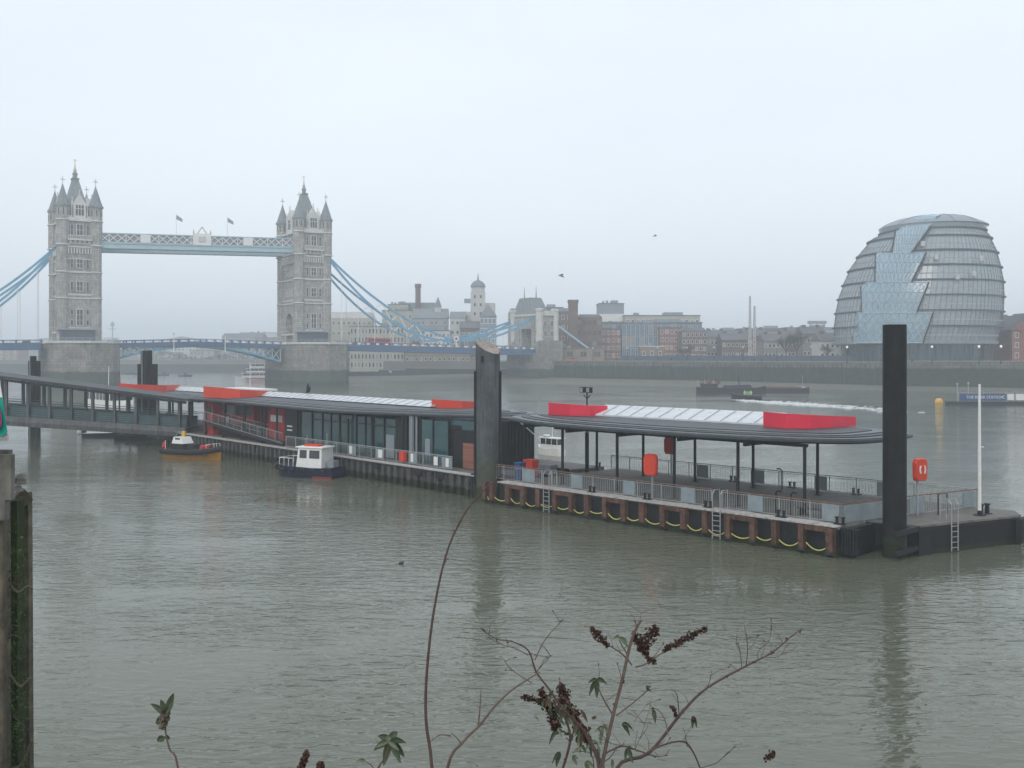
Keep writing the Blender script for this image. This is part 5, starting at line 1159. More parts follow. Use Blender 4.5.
for i in range(15): x = x0+(x1-x0)*i/14; fr.beam((x,yn,6.28),(x,8.3,6.73),.03,.04)
g.build('roof_panels', M['palepoly'], rl2); fr.build('glazing_bars', M['greysteel'], rl2)
# railing at the far side of the long pontoon
r = thing('railing', 'far side railing of the terminal pontoon seen through the open bay', 'railing', WA(-50,12,DZ))
seg_rail(r, FA, [(-84,12.2),(-30,12.2)], top='greysteel', bar=.3)
# cormorant on the roof
c = WA(XA(308,8.3), 8.3, 6.78); r = MB().tube([c+Vector(v) for v in ((0,0,.0),(.02,0,.12),(.05,0,.3),(.06,0,.55),(.0,0,.78),(-.04,0,.9),(.03,0,1.0),(.12,0,1.02),(.22,0,1.0))],[.05,.16,.23,.24,.15,.07,.075,.05,.015],10)
r.tube([c+Vector((0,0,.3)),c+Vector((-.18,0,.1)),c+Vector((-.26,0,-.08))],[.14,.1,.05],8)
for s in (-1,1): r.tube([c+Vector((.03,s*.18,.66)),c+Vector((-.02,s*.25,.4)),c+Vector((-.12,s*.16,.12))],[.08,.11,.04],8)
for s in (-1,1): r.tube([c+Vector((.02,s*.07,.2)),c+Vector((.06,s*.07,-.04))],.025,6)
tag(r.build('cormorant', M['dkcloth'], smooth=True), 'dark cormorant perched upright on the pale rooflight of the terminal', 'bird')
# --- covered gangway from the left
g0, g1 = P(-75, 420, 121), P(186, 437, 121)          # foot of the girder at both ends
gw = thing('covered_gangway', 'long grey covered gangway sloping down from the left bank to the pontoon', 'gangway', g1)
d_ = (g1-g0); Lg_ = d_.length; d_.normalize(); nrm = Vector((-d_.y,d_.x,0)).normalized()
up = Vector((0,0,1)); Q = lambda t, w_, h: g0 + d_*t + nrm*w_ + up*h
top0 = lambda t: P(-75 + 251*t/Lg_, 366+32.5*t/Lg_, 121).z - (g0+d_*t).z
for w_ in (0,4.2):
    bx = MB(); bx.rings([[Q(t,w_-.3,0),Q(t,w_+.3,0),Q(t,w_+.42,.55),Q(t,w_+.3,1.15),Q(t,w_-.3,1.15),Q(t,w_-.42,.55)] for t in (0,Lg_)]); bx.build('bottom_girder', M['gangsteel'] if 'gangsteel' in M else M['greyclad'], gw)
    tc = MB().beam(Q(0,w_,top0(0)-.5),Q(Lg_,w_,top0(Lg_)-.5),.3,.3); tc.build('top_chord', M['pile_grey'], gw)
    n = 12
    for i in range(n):
        t = Lg_ - .8 - i*2.62
        if t < 0: break
        MB().beam(Q(t,w_-.05,.9),Q(t,w_-.05,top0(t)-.4),.34,.3).build('post', M['pile_grey'], gw)
    rl = MB()
    for k2 in range(7): rl.beam(Q(0,w_+.12,1.35+k2*.27),Q(Lg_,w_+.12,1.35+k2*.24),.05,.07)
    rl.build('side_rails', M['railteal'] if 'railteal' in M else M['greypanel'], gw)
    kp = MB().beam(Q(0,w_+.2,1.25),Q(Lg_,w_+.2,1.25),.04,.4); kp.beam(Q(7,w_+.22,1.75),Q(Lg_,w_+.22,1.75),.03,1.1); kp.build('mesh_panel', M['tealglass'], gw)
MB().beam(Q(0,2.1,1.05),Q(Lg_,2.1,1.05),3.6,.12).build('walkway_deck', M['deck'], gw)
rf = MB(); nseg = 16
rf.rings([[Q(t,-1.1,top0(t)-.22),Q(t,5.2,top0(t)-.22),Q(t,5.2,top0(t)-.05),Q(t,2.1,top0(t)+.28),Q(t,-1.1,top0(t)-.05)] for t in (0,Lg_+2)]); rf.build('roof', M['fascia'], gw)
MB().rings([[Q(t,-1.15,top0(t)-.02),Q(t,.8,top0(t)+.2),Q(t,.8,top0(t)+.3),Q(t,-1.15,top0(t)+.06)] for t in (0,Lg_+2)]).build('roof_edge', M['fascia'], gw)
MB().beam(Q(Lg_-1,2.1,.2),Q(Lg_+1.5,2.1,-.2),5,.4).build('landing_plate', M['blacksteel'], gw)
for i,px in enumerate((94,108,118,128,150,158,170,232,240)):
    pass
# passengers on the gangway end and terminal bay
for i,(px,y,z,lb) in enumerate(((167,4,DZ,'dark clad passenger at the foot of the gangway'),(262,5,DZ,'passenger in dark coat beyond the red kiosk'),(158,6,DZ,'second dark clad passenger left of the gangway foot'))):
    x = XA(px,y); far_person(WA(x,y,z), 'dkcloth', lb, group='waiting passengers')
# ---------------------------------------------------------------- boats
def loft_hull(sec, root, name, m, Mx=None):
    """sec: list of (x, half beam at deck, deck z, half beam at water, keel z)"""
    rs = []
    for x, bd, zd, bw, zk in sec: rs.append([(x,-bd,zd),(x,-(bd*.4+bw*.6)-.02,zd*.5),(x,-bw,.0),(x,0,zk),(x,bw,.0),(x,(bd*.4+bw*.6)+.02,zd*.5),(x,bd,zd)])
    return MB(Mx).rings(rs, close=True, caps=True).build(name, M[m], root, smooth=True)
# white cabin workboat
wbp = G(307,478,0); wb = thing('workboat', 'small workboat with white wheelhouse, navy hull and black bow fender moored at the terminal', 'boat')
loft_hull([(-3.7,.9,1.25,.3,-.2),(-3.3,1.35,1.2,.9,-.5),(-2,1.55,1.1,1.35,-.6),(1,1.55,1.0,1.4,-.6),(3.3,1.45,1.05,1.3,-.5),(3.7,1.35,1.1,1.2,-.3)], wb, 'hull', 'navy')
MB().rings([[(x,-b,.2),(x,-b,-.15),(x,b,-.15),(x,b,.2)] for x,b in ((1.4,1.46),(3.7,1.34))]).build('red_stripe', M['redhull'], wb)
MB().tube([(-3.2,-1.4,1.0),(-3.75,-.9,1.05),(-3.95,0,1.1),(-3.75,.9,1.05),(-3.2,1.4,1.0)],.3,10).build('bow_fender', M['rubber'], wb, smooth=True)
MB().box(-3.4,3.5,-1.35,1.35,.92,1.0).build('deck', M['deck'], wb)
cbw = MB().rings([[(-1.0,-1.12,1.0),(2.3,-1.12,1.0),(2.3,1.12,1.0),(-1.0,1.12,1.0)],[(-.75,-1.0,3.0),(2.25,-1.0,3.0),(2.25,1.0,3.0),(-.75,1.0,3.0)]]).build('wheelhouse', M['white'], wb)
MB().rings([[(-1.05,-1.15,3.0),(2.45,-1.15,3.0),(2.45,1.15,3.0),(-1.05,1.15,3.0)],[(-1.0,-1.1,3.1),(2.4,-1.1,3.1),(2.4,1.1,3.1),(-1.0,1.1,3.1)]]).build('wheelhouse_roof', M['white'], cbw)
for s in (-1,1):
    for a,b in ((-.55,.35),(.7,2.0)): MB().rings([[(a,s*1.10,1.95),(b,s*1.10,1.95),(b,s*1.03,2.75),(a,s*1.03,2.75)],[(a,s*1.02,1.95),(b,s*1.02,1.95),(b,s*.95,2.75),(a,s*.95,2.75)]]).build('side_window', M['dark_glass'], cbw)
for y in (-.5,.5): MB().box(-.93,-.8,y-.4,y+.4,1.95,2.75).build('front_window', M['tealglass'], cbw)
MB().box(-.4,1.5,-.5,.5,3.1,3.28).build('orange_raft', M['red'], cbw)
for x,h in ((-.6,1.0),(2.0,1.3)): MB().tube([(x,.3,3.1),(x,.3,3.1+h)],.03,5).build('aerial', M['greysteel'], cbw)
rl = MB()
for s in (-1,1):
    pts = [(-3.2,s*1.1,1.9),(-1.3,s*1.3,1.9)]; rl.tube(pts,.035,5)
    for x in (-3.1,-2.5,-1.9,-1.3): rl.tube([(x,s*1.2,1.0),(x,s*1.2,1.9)],.03,5)
rl.tube([(-3.2,-1.1,1.9),(-3.2,1.1,1.9)],.035,5); rl.build('bow_rail', M['white'], wb)
for s in (-1,1):
    for x in (-2.4,-1.1,.2,1.5,2.8): MB().lathe([(.12,.62),(.3,.72),(.3,.86),(.12,.96)],x,s*1.62,10,sy=.5).build('tyre_fender', M['rubber'], wb)
MB().box(2.6,3.4,-.5,.5,1.0,1.7).build('engine_box', M['greyclad'], wb)
wb.location = (wbp.x, wbp.y+1.3, 0); wb.rotation_euler = (0,0,R(-24)); wb.scale = (.84,.88,.9)
# mustard rescue launch
obp = G(196,459.5,0); ob = thing('rescue_launch', 'open launch with mustard hull, dark grey tube and white wheel shelter moored at the left', 'boat')
loft_hull([(-4.6,1.3,.75,1.1,-.3),(-3,1.45,.75,1.25,-.5),(0,1.5,.8,1.2,-.5),(2.6,1.25,.95,.8,-.4),(4.0,.7,1.2,.3,-.2),(4.9,.12,1.45,.05,.1)], ob, 'hull', 'orangehull')
MB().tube([(-4.6,-1.35,.85),(-3,-1.55,.85),(0,-1.6,.9),(2.6,-1.35,1.05),(4.1,-.75,1.3),(5.0,0,1.5),(4.1,.75,1.3),(2.6,1.35,1.05),(0,1.6,.9),(-3,1.55,.85),(-4.6,1.35,.85)],.36,10).build('tube_collar', M['rubber'], ob, smooth=True)
MB().box(-4.4,3.4,-1.3,1.3,.55,.65).build('deck', M['deck'], ob)
sh = MB().rings([[(-3.2,-.9,1.9),(-1.0,-.9,1.9),(-1.0,.9,1.9),(-3.2,.9,1.9)],[(-2.9,-.8,2.75),(-1.5,-.8,2.75),(-1.5,.8,2.75),(-2.9,.8,2.75)]]).build('shelter_top', M['white'], ob)
MB().rings([[(-3.1,-.95,.65),(-1.1,-.95,.65),(-1.1,.95,.65),(-3.1,.95,.65)],[(-3.1,-.9,1.88),(-1.1,-.9,1.88),(-1.1,.9,1.88),(-3.1,.9,1.88)]]).build('console', M['rubber'], ob)
MB().box(-2.6,-1.7,-.84,.84,2.25,2.65).build('shelter_window', M['tealglass'], sh)
MB().lathe([(.3,2.75),(.26,3.35),(.2,3.5)],-1.9,0,10).build('yellow_hood', M['vanyellow'], sh, smooth=True)
ar = MB()
for s in (-1,1): ar.tube([(-2.6,s*.75,2.75),(-2.3,s*.7,3.4)],.04,5)
ar.tube([(-2.3,-.7,3.4),(-2.3,.7,3.4)],.04,5); ar.build('light_bar', M['greysteel'], sh)
MB().box(-.8,.6,-.5,.5,.65,1.9).rings([[(-1.0,-.8,.65),(1.1,-.8,.65),(1.1,.8,.65),(-1.0,.8,.65)],[(-.7,-.6,1.75),(.4,-.6,1.75),(.4,.6,1.75),(-.7,.6,1.75)]]).build('engine_cover', M['dkcloth'], ob)
for i in range(5): MB().tube([(.9+i*.45,-.8,1.1),(.9+i*.45,.8,1.1)],.12,6).build('rope_coil', M['dirty_white'] if i%2 else M['lightledge'], ob)
MB().tube([(-3.9,-1.3,.9),(-3.9,-1.3,2.3)],.04,5).build('staff', M['white'], ob)
MB().rings([[(-3.9,-1.3,1.5),(-3.9,-1.3,2.2)],[(-4.3,-1.35,1.4),(-4.25,-1.35,2.05)],[(-4.55,-1.3,1.3),(-4.5,-1.3,1.9)]], close=False).build('ensign', M['busred'], ob)
rl = MB().tube([(3.2,-.9,1.2),(3.2,-.9,2.0),(3.2,.9,2.0),(3.2,.9,1.2)],.04,5); rl.tube([(4.2,-.5,1.4),(4.2,-.5,2.1),(4.2,.5,2.1),(4.2,.5,1.4)],.04,5); rl.build('pulpit', M['white'], ob)
MB().tube([(1.9,-.6,1.55),(2.1,.6,1.55)],.3,8).build('red_seat', M['busred'], ob)
ob.location = (obp.x-.6, obp.y+1.2, 0); ob.rotation_euler = (0,0,R(-30)); ob.scale = (.82,.82,.82)
def small_boat(px, py, L, label, hull='white', rot=0.0, seats=3, name='motor_boat', cover=None, top=None, zoff=0, group=None):
    p = G(px, py, 0); r = thing(name, label, 'boat', (0,0,0), group); B = L*.17
    loft_hull([(-L*.5,B*.9,L*.09,B*.8,-.2),(-L*.2,B,L*.09,B*.85,-.3),(L*.15,B*.9,L*.1,B*.7,-.3),(L*.38,B*.5,L*.125,B*.25,-.2),(L*.5,B*.08,L*.15,.03,.1)], r, 'hull', hull)
    MB().rings([[(-L*.48,-B*.8,L*.092),(L*.36,-B*.45,L*.12),(L*.36,B*.45,L*.12),(-L*.48,B*.8,L*.092)],[(-L*.48,-B*.78,L*.1),(L*.36,-B*.42,L*.13),(L*.36,B*.42,L*.13),(-L*.48,B*.78,L*.1)]]).build('deck', M[cover or 'dkcloth'], r)
    for i in range(seats): x = -L*.3+i*L*.16; MB().box(x-.15,x+.25,-B*.6,B*.6,L*.1,L*.1+.35).build('seat', M['dkcloth' if cover else 'white'], r)
    if top: MB().rings([[(-L*.1,-B*.7,L*.1),(L*.15,-B*.6,L*.1),(L*.15,B*.6,L*.1),(-L*.1,B*.7,L*.1)],[(-L*.08,-B*.6,L*.1+top),(L*.08,-B*.5,L*.1+top),(L*.08,B*.5,L*.1+top),(-L*.08,B*.6,L*.1+top)]]).build('cabin', M['dkcloth'], r)
    MB().box(-L*.56,-L*.49,-.25,.25,.1,L*.1+.35).build('outboard_motor', M['blacksteel'], r)
    r.location = (p.x, p.y+1, 0); r.rotation_euler = (0,0,rot); return r
small_boat(99, 437.5, 5.2, 'low white covered speedboat moored under the gangway', 'navy', R(-12), 0, cover='white')
for i,(px) in enumerate((79,84)):
    p = G(px,434,0); tag(MB().lathe([(.05,0),(.22,.08),(.26,.35),(.2,.6),(.05,.7)],p.x,p.y,10).build('mooring_float', M['white'], smooth=True), ('left','right')[i]+' of two white floats behind the speedboat under the gangway', 'float', 'white floats')
small_boat(142, 441, 7.5, 'dark inflatable boat half hidden behind the mustard launch', 'rubber', R(-10), 3, cover='rubber', top=1.1)
for px,py,L_,lb in ((185,376.5,7,'tiny dark moored boat on the river, rightmost under the bascule span'),(163,375.5,6,'tiny dark moored boat on the river, middle under the bascule span'),(130,374.5,9,'tiny dark moored boat beside the left pier')):
    small_boat(px,py,L_,lb,'rubber',R(5),0,top=1.4,group='far moored boats')
# white passenger cruisers beyond the pier
def cruiser(px, py, L, label, decks=2, rot=0, name='passenger_boat', hz_=1.6, stripe=None, s=1.0):
    p = G(px, py, 0); r = thing(name, label, 'boat'); B = L*.14
    loft_hull([(-L*.5,B*.9,1.3,B*.8,-.3),(0,B,1.3,B*.9,-.5),(L*.35,B*.75,1.5,B*.5,-.4),(L*.5,B*.1,1.9,.1,0)], r, 'hull', 'white')
    if stripe: MB().box(-L*.5,L*.2,-B*1.02,B*1.02,.5,1.0).build('stripe', M[stripe], r)
    z = 1.35
    for k in range(decks):
        a, b = -L*.46+k*L*.05, L*.28-k*L*.12
        MB().box(a,b,-B*.85,B*.85,z,z+.75).build('saloon_wall', M['white'], r)
        gl = MB().box(a+.1,b-.1,-B*.82,B*.82,z+.75,z+1.7).build('saloon_glazing', M['dark_glass'], r)
        ps = MB(); n = max(3,int((b-a)/1.6))
        for i in range(n+1):
            x = a+.1+(b-a-.2)*i/n
            for sg in (-1,1): ps.box(x-.06,x+.06,sg*B*.84-.04,sg*B*.84+.04,z+.7,z+1.75)
        for sg in (-1,1): ps.beam((a+.1,sg*B*.85,z+.72),(b-.1,sg*B*.85,z+.72),.06)
        ps.beam((a+.1,-B*.85,z+.72),(a+.1,B*.85,z+.72),.06); ps.build('window_posts', M['white'], gl)
        MB().box(a-.3,b+.5,-B*.9,B*.9,z+1.7,z+1.85).build('deck_roof', M['white'], r); z += 1.87+.25
    MB().tube([(-L*.1,0,z-.3),(-L*.1,0,z+1.8)],.05,5).build('mast', M['white'], r)
    r.location = (p.x,p.y,0); r.rotation_euler = (0,0,rot); r.scale = (s,s,s); return r
cruiser(252, 380, 15, 'white multi deck river cruiser tied beside the right bridge pier', 3, R(200), stripe='busred')
cb1 = cruiser(250, 408, 15, 'white roofed passenger boat whose cabin shows above the orange red screen', 1, math.atan2(-.757,.654)); 
p_ = P(254,388,152); cb1.location = (p_.x, p_.y, 0); cb1.scale = (.9,.9,1.9)
cb2 = cruiser(100, 400, 16, 'pale boat moored beyond the gangway left of the far orange screen', 1, math.atan2(-.757,.654)); p_ = P(112,388,168); cb2.location = (p_.x,p_.y,0); cb2.scale = (1,1,1.75)
cb3 = cruiser(548, 462, 7.5, 'white launch with small funnel moored behind the gap between the pontoons', 1, math.atan2(-.757,.654)+math.pi); p_ = G(541,455,0); cb3.location = (p_.x+1.0,p_.y,-.2); cb3.scale = (.5,.6,.68)
q = MB().box(.6,1.5,-.5,.5,2.4,3.6).build('funnel', M['white'], cb3)
MB().box(.58,1.52,-.52,.52,3.0,3.3).build('funnel_band', M['blacksteel'], q)
# moored barges off the far wall
bg = thing('lighter_barge', 'long dark barge with rusty clutter on deck moored near the far wall, left of two', 'barge'); p = G(745,394,0)
loft_hull([(-16,2.2,2.2,1.8,-.5),(-15,2.7,2.1,2.4,-.6),(0,2.8,1.8,2.6,-.6),(12,2.6,2.0,2.3,-.6),(16,1.2,2.6,.8,-.2)], bg, 'hull', 'rubber')
MB().box(-14,-6,-2,2,1.9,3.2).build('deck_house', M['blacksteel'], bg)
rnd = random.Random(2); M['rust'] = mat('rusty_scrap', (.16,.07,.045), .9, var=.4, scale=2)
cl_ = MB()
for i in range(26): x = rnd.uniform(-14,-5); cl_.beam((x,rnd.uniform(-2,2),3.1),(x+rnd.uniform(-2,2),rnd.uniform(-2,2),3.4+rnd.uniform(0,1.3)),.12+.2*rnd.random())
cl_.build('scrap_pile', M['rust'], bg)
for x in (-15.2,-12,-8): MB().tube([(x,-1.8,2),(x,-1.8,4.6)],.08,5).build('mast', M['dirty_white'], bg)
MB().rings([[(-4,-2.3,1.8),(10,-2.2,1.8),(10,2.2,1.8),(-4,2.3,1.8)],[(-3,-1.2,2.7),(9,-1.2,2.9),(9,1.2,2.9),(-3,1.2,2.7)]]).build('hold_cover', M['dkcloth'], bg)
MB().tube([(4,0,2.6),(3.4,0,5.6)],.25,6).build('crane_post', M['blacksteel'], bg)
bg.scale = (.62,.9,.9); bg.location = (p.x-3.5, p.y+3, 0); bg.rotation_euler = (0,0,R(-10))
b2 = thing('lighter_barge', 'low dark hopper barge with pale timbers at the right end of the moored group', 'barge'); p = G(772,393,0)
loft_hull([(-12,1.6,1.5,1.4,-.5),(-9,2.2,1.5,2.0,-.5),(8,2.2,1.5,2,-.5),(12,.8,1.9,.5,-.2)], b2, 'hull', 'blacksteel')
MB().box(-9,8,-1.8,1.8,1.45,2.0).build('cargo', M['rust'], b2); MB().box(6.5,10,-1.3,1.3,1.5,2.1).build('timber_load', M['lightledge'], b2)
MB().tube([(8.8,0,2),(8.8,0,6)],.1,5).build('mast', M['greysteel'], b2)
b2.scale = (.6,.9,.9); b2.location = (p.x+4.5, p.y+3, 0); b2.rotation_euler = (0,0,R(-10))
# police style RIB with crew and wake
rb = thing('rigid_inflatable', 'dark fast inflatable boat throwing a white wake towards the right', 'boat'); p = G(747,399.5,0)
loft_hull([(-3,.9,.6,.8,-.2),(0,1.0,.65,.8,-.3),(2.2,.6,.9,.4,-.1),(3.2,.1,1.2,.05,.2)], rb, 'hull', 'dkcloth')
MB().tube([(-3,-1.1,.7),(0,-1.2,.75),(2.2,-.8,1.0),(3.3,0,1.3),(2.2,.8,1.0),(0,1.2,.75),(-3,1.1,.7)],.26,8).build('tube_collar', M['blacksteel'], rb, smooth=True)
MB().box(-.6,.2,-.3,.3,.6,1.7).build('console', M['greyclad'], rb)
rb.rotation_euler = (0,0,R(172)); rb.location = (p.x,p.y,0); rb.scale=(1.2,1.2,1.2)
for i,(dx,m,lb) in enumerate(((-.6,'hivis','crew member in lime hi vis jacket driving the fast boat'),(1.0,'hivis','second crew member in lime hi vis jacket at the stern of the fast boat'))):
    o = far_person((p.x+dx,p.y,.6), m, lb, h=1.7, group='crew of the fast boat')
M['foam'] = mat('wake_foam', (.55,.58,.58), .9, var=.25, scale=3)
def foam(name, pts, m='foam', seed=1):
    rnd = random.Random(seed); mb = MB()
    for (x,y,wd,den) in pts:
        for k in range(den):
            a = x+rnd.gauss(0,wd*.6); b = y+rnd.gauss(0,wd*2.8); s = rnd.uniform(.15,.6)*min(1.4,wd*.7+.3); hgt = .02+rnd.random()*.07
            pl = [(a+s*math.cos(t)*rnd.uniform(.7,1.8), b+s*math.sin(t)*rnd.uniform(.6,1.1)) for t in [R(60*i) for i in range(6)]]
            mb.rings([[(u,v,-.05) for u,v in pl],[((u+a)/2,(v+b)/2,hgt) for u,v in pl]])
    o = mb.build(name, M[m]); struct(o,'stuff'); return o
wk = []
for i in range(60):
    u = i/59; px = 740+ (885-740)*u; py = 400.4+ 9.0*u**1.0
    q = G(px,py,0); wk.append((q.x,q.y+1.5*u,.7+2.6*u,int(26*(1-u)**1.6+3)))
foam('wake_foam', wk)
# channel buoy and the long blue signed pontoon
p = G(939,403.5,0); r = thing('mooring_buoy', 'round yellow mooring buoy floating in front of the right wall', 'buoy', (p.x,p.y,0))
MB().lathe([(.2,-.4),(.8,-.1),(.92,.3),(.8,.75),(.5,1.1),(.15,1.25)],p.x,p.y,16).build('float', M['vanyellow'], r, smooth=True); MB().lathe([(.15,1.25),(.15,1.5),(.25,1.55)],p.x,p.y,8).build('eye', M['rust'], r)
p = G(788,391.5,0); r = thing('mooring_buoy', 'small yellow buoy beside the right hand barge', 'buoy', (p.x-1,p.y-6,0)); MB().lathe([(.2,-.4),(.9,0),(1.2,.5),(.8,1.1),(.2,1.3)],p.x-1,p.y-6,12,sx=1.6).build('float', M['vanyellow'], r, smooth=True); MB().lathe([(.1,1.3),(.1,1.8)],p.x-1,p.y-6,6).build('eye', M['rust'], r)
p = G(950,405.2,0); bs = thing('service_pontoon', 'low dark pontoon with long blue lettered board at the right edge', 'pontoon', (p.x,p.y,0)); x0 = p.x; y0 = p.y
MB().rings([[(x0,y0,-.4),(x0+34,y0-2,-.4),(x0+34,y0+4,-.4),(x0+1,y0+5,-.4)],[(x0-.4,y0,.75),(x0+34,y0-2,.75),(x0+34,y0+4,.75),(x0+1,y0+5,.75)]]).build('hull', M['rubber'], bs)
sd = MB().box(x0+2.6,x0+13.0,y0+.9,y0+1.1,1.0,2.45).build('name_board', M['signblue'], bs)
MB().box(x0+13.3,x0+14.7,y0+.8,y0+1.1,1.1,2.5).build('white_box', M['white'], bs); MB().box(x0+15.2,x0+17,y0+.8,y0+1.1,1.1,2.5).build('white_box', M['white'], bs)
def text(s, loc, size, m, parent, rot=(R(90),0,0), name='lettering'):
    cu = bpy.data.curves.new(name,'FONT'); cu.body = s; cu.size = size; cu.extrude = .02; cu.align_x = 'LEFT'; cu.align_y = 'CENTER'
    o = bpy.data.objects.new(name, cu); C.objects.link(o); o.parent = parent; org = ORG.get(parent.name, Vector((0,0,0))); o.location = Vector(loc)-org; o.rotation_euler = rot; cu.materials.append(M[m])
    bpy.context.view_layer.update(); me = bpy.data.meshes.new_from_object(o.evaluated_get(bpy.context.evaluated_depsgraph_get())); q = bpy.data.objects.new(name, me); C.objects.link(q); q.parent = parent; q.location = o.location; q.rotation_euler = rot; bpy.data.objects.remove(o); return q
text('THE RIVER STATION', (x0+4.0,y0+.85,1.72), .92, 'white', sd); text('C', (x0+12.0,y0+.85,1.72), 1.0, 'white', sd)
for x in (2.4,8,13.1,15,18,22): MB().tube([(x0+x,y0+1.2,.7),(x0+x,y0+1.2,3.0 if x<14 else 2.6)],.07,5).build('post', M['greysteel'], bs)
rl = MB().beam((x0+2.6,y0+1.3,2.75),(x0+30,y0-.3,2.75),.08); rl.build('rail', M['greysteel'], bs)
for x,h in ((2.5,4.5),(5.0,4.7)): MB().tube([(x0+x,y0+2,.7),(x0+x,y0+2,h)],.09,5).lathe([(.05,h),(.25,h+.1),(.2,h+.4)],x0+x,y0+2,8).build('lamp', M['greysteel'], bs)
p = G(401,564,0); tag(MB(Matrix.Translation((p.x*.4,p.y*.4,0)) @ Matrix.Scale(.6,4)).lathe([(.02,-.05),(.14,0),(.15,.09),(.06,.17)],p.x,p.y,8,sx=1.5).tube([(p.x+.16,p.y,.1),(p.x+.2,p.y,.24),(p.x+.3,p.y,.24)],[.05,.05,.015],6).build('duck', M['dkcloth'], smooth=True), 'small dark duck alone on the open water in front of the terminal', 'bird')
# gulls in the air
def gull(px, py, d, label, s=1.0, a=0.0):
    c = P(px,py,d); m_ = Matrix.Translation(c) @ Matrix.Rotation(a,4,'Y') @ Matrix.Scale(s,4)
    b = MB(m_).tube([(-.3,0,0),(-.15,0,.02),(.1,0,.03),(.28,0,.0),(.36,0,-.01)],[.02,.08,.09,.05,.01],6)
    for sg in (-1,1): b.rings([[(-.12,sg*.05,.03),(.12,sg*.05,.03)],[(-.05,sg*.4,.2),(.16,sg*.4,.22)],[(-.1,sg*.8,.1),(-.02,sg*.82,.11)]], close=False)
    b2_ = b.build('gull', M['whitewall']); tag(b2_, label, 'bird', 'gulls in flight')
gull(561,276,70,'gull flying above the gatehouse, larger of two in the sky',.75,R(20)); gull(655,236,120,'tiny gull high in the empty sky right of the picture middle',.8,R(-15)); gull(390,372,330,'white gull low over the foreshore near the right bridge pier',2.0,R(35))

def stemline(pts, r0, r1, mb, d=2.6, dd=0.0, seed=0):
    rnd = random.Random(seed); out = []
    n = len(pts)
    # Catmull-Rom through the points
    def cr(p0,p1,p2,p3,t): return .5*((2*p1)+(-p0+p2)*t+(2*p0-5*p1+4*p2-p3)*t*t+(-p0+3*p1-3*p2+p3)*t**3)
    V = [Vector(p) for p in pts]
    for i in range(n-1):
        for k in range(4):
            t = k/4; out.append(cr(V[max(i-1,0)],V[i],V[i+1],V[min(i+2,n-1)],t))
    out.append(V[-1]); m_ = len(out)
    w3 = [P(p.x, p.y, d + dd*i/m_) for i,p in enumerate(out)]
    mb.tube(w3, [r0+(r1-r0)*i/(m_-1) for i in range(m_)], 6); return w3
# ---------------------------------------------------------------- left foreground: old timber jetty
M['weathered'] = mat('weathered_jetty_timber', (.11,.095,.07), .9, var=.5, scale=4, bump=.02, streak=.5)
M['weathered2'] = mat('weathered_parapet', (.17,.165,.145), .9, var=.4, scale=3, bump=.02, streak=.5)
M['greenwood'] = mat('algae_timber', (.035,.05,.018), .9, var=.6, scale=3, bump=.02, streak=.5)
jt = thing('timber_jetty', 'derelict timber jetty with algae covered posts at the left edge', 'jetty', (-8.3,16,0))
def PJ(px, py, d=16): return P(px,py,d)
MB().beam(PJ(24,492),PJ(27,1050),.14,.2).build('post', M['weathered'], jt)
MB().beam(PJ(13,500,15.6),PJ(15,1050,15.6),.24,.24).build('post', M['greenwood'], jt)
MB().beam(PJ(-2,500,15.2),PJ(-1,1050,15.2),.26,.26).build('post', M['weathered'], jt)
MB().beam(PJ(22,500,17.5),PJ(24,1050,17.5),.22,.22).build('post', M['greenwood'], jt)
MB().beam(PJ(-20,531,15.4),PJ(27,494,15.9),.18,.22).build('cap_beam', M['weathered'], jt)
MB().beam(PJ(-20,768,15.5),PJ(22,668,16.1),.12,.24).beam(PJ(-20,640,15.5),PJ(22,598,16.1),.1,.2).build('brace', M['greenwood'], jt)
MB().beam(PJ(-20,560,16.6),PJ(20,730,16.6),.12,.2).build('brace', M['greenwood'], jt)
pb_ = MB()
for i,(x0_,x1_,y0_,y1_,d_) in enumerate(((-20,11,455,500,15.0),(-20,9,450,470,15.2),(-20,6,500,520,15.0))):
    a, b = PJ(x0_,y1_,d_), PJ(x1_,y0_,d_); pb_.box(a.x,b.x,d_-.02*i,d_+.12-.01*i,a.z,b.z)
pb_.build('parapet_boards', M['weathered2'], jt)
MB().beam(PJ(-30,441,14.8),PJ(8,437,15.0),.25,.09).build('ledge_plate', M['dirty_white'], jt)
rnd = random.Random(9); rb_ = MB()
for i in range(9): c = PJ(rnd.uniform(12,24),rnd.uniform(478,492),15.7); s = rnd.uniform(.04,.09); rb_.rings([[c+Vector((s*math.cos(t)*1.3,s*math.sin(t),0)) for t in [R(60*k) for k in range(6)]],[c+Vector((s*math.cos(t)*.7,s*math.sin(t)*.6,s*1.2)) for t in [R(60*k) for k in range(6)]]])
rb_.build('rubble', M['concrete'], jt)
for i,(pts) in enumerate([[(3,560),(8,580),(18,592),(28,586),(32,588)],[(-4,660),(8,672),(20,686),(30,678)],[(10,768),(22,764),(32,740)]]):
    mb = MB(); stemline(pts,.02,.02,mb,15.3); mb.build('mooring_chain', M['weathered'], jt, smooth=True)
jr = MB()
for i in range(26):
    c = PJ(rnd.uniform(-4,20), rnd.uniform(575,720), 15.3); jr.tube([c,c+Vector((rnd.uniform(-.12,.15),-.05,rnd.uniform(-.1,.15))),c+Vector((rnd.uniform(-.2,.25),-.08,rnd.uniform(-.25,.05)))],[.012,.009,.004],4)
jr.build('dead_weed', M['bark'], jt)
M['moss'] = mat('jetty_moss', (.06,.12,.03), .9, var=.5, scale=8); gw_ = MB()
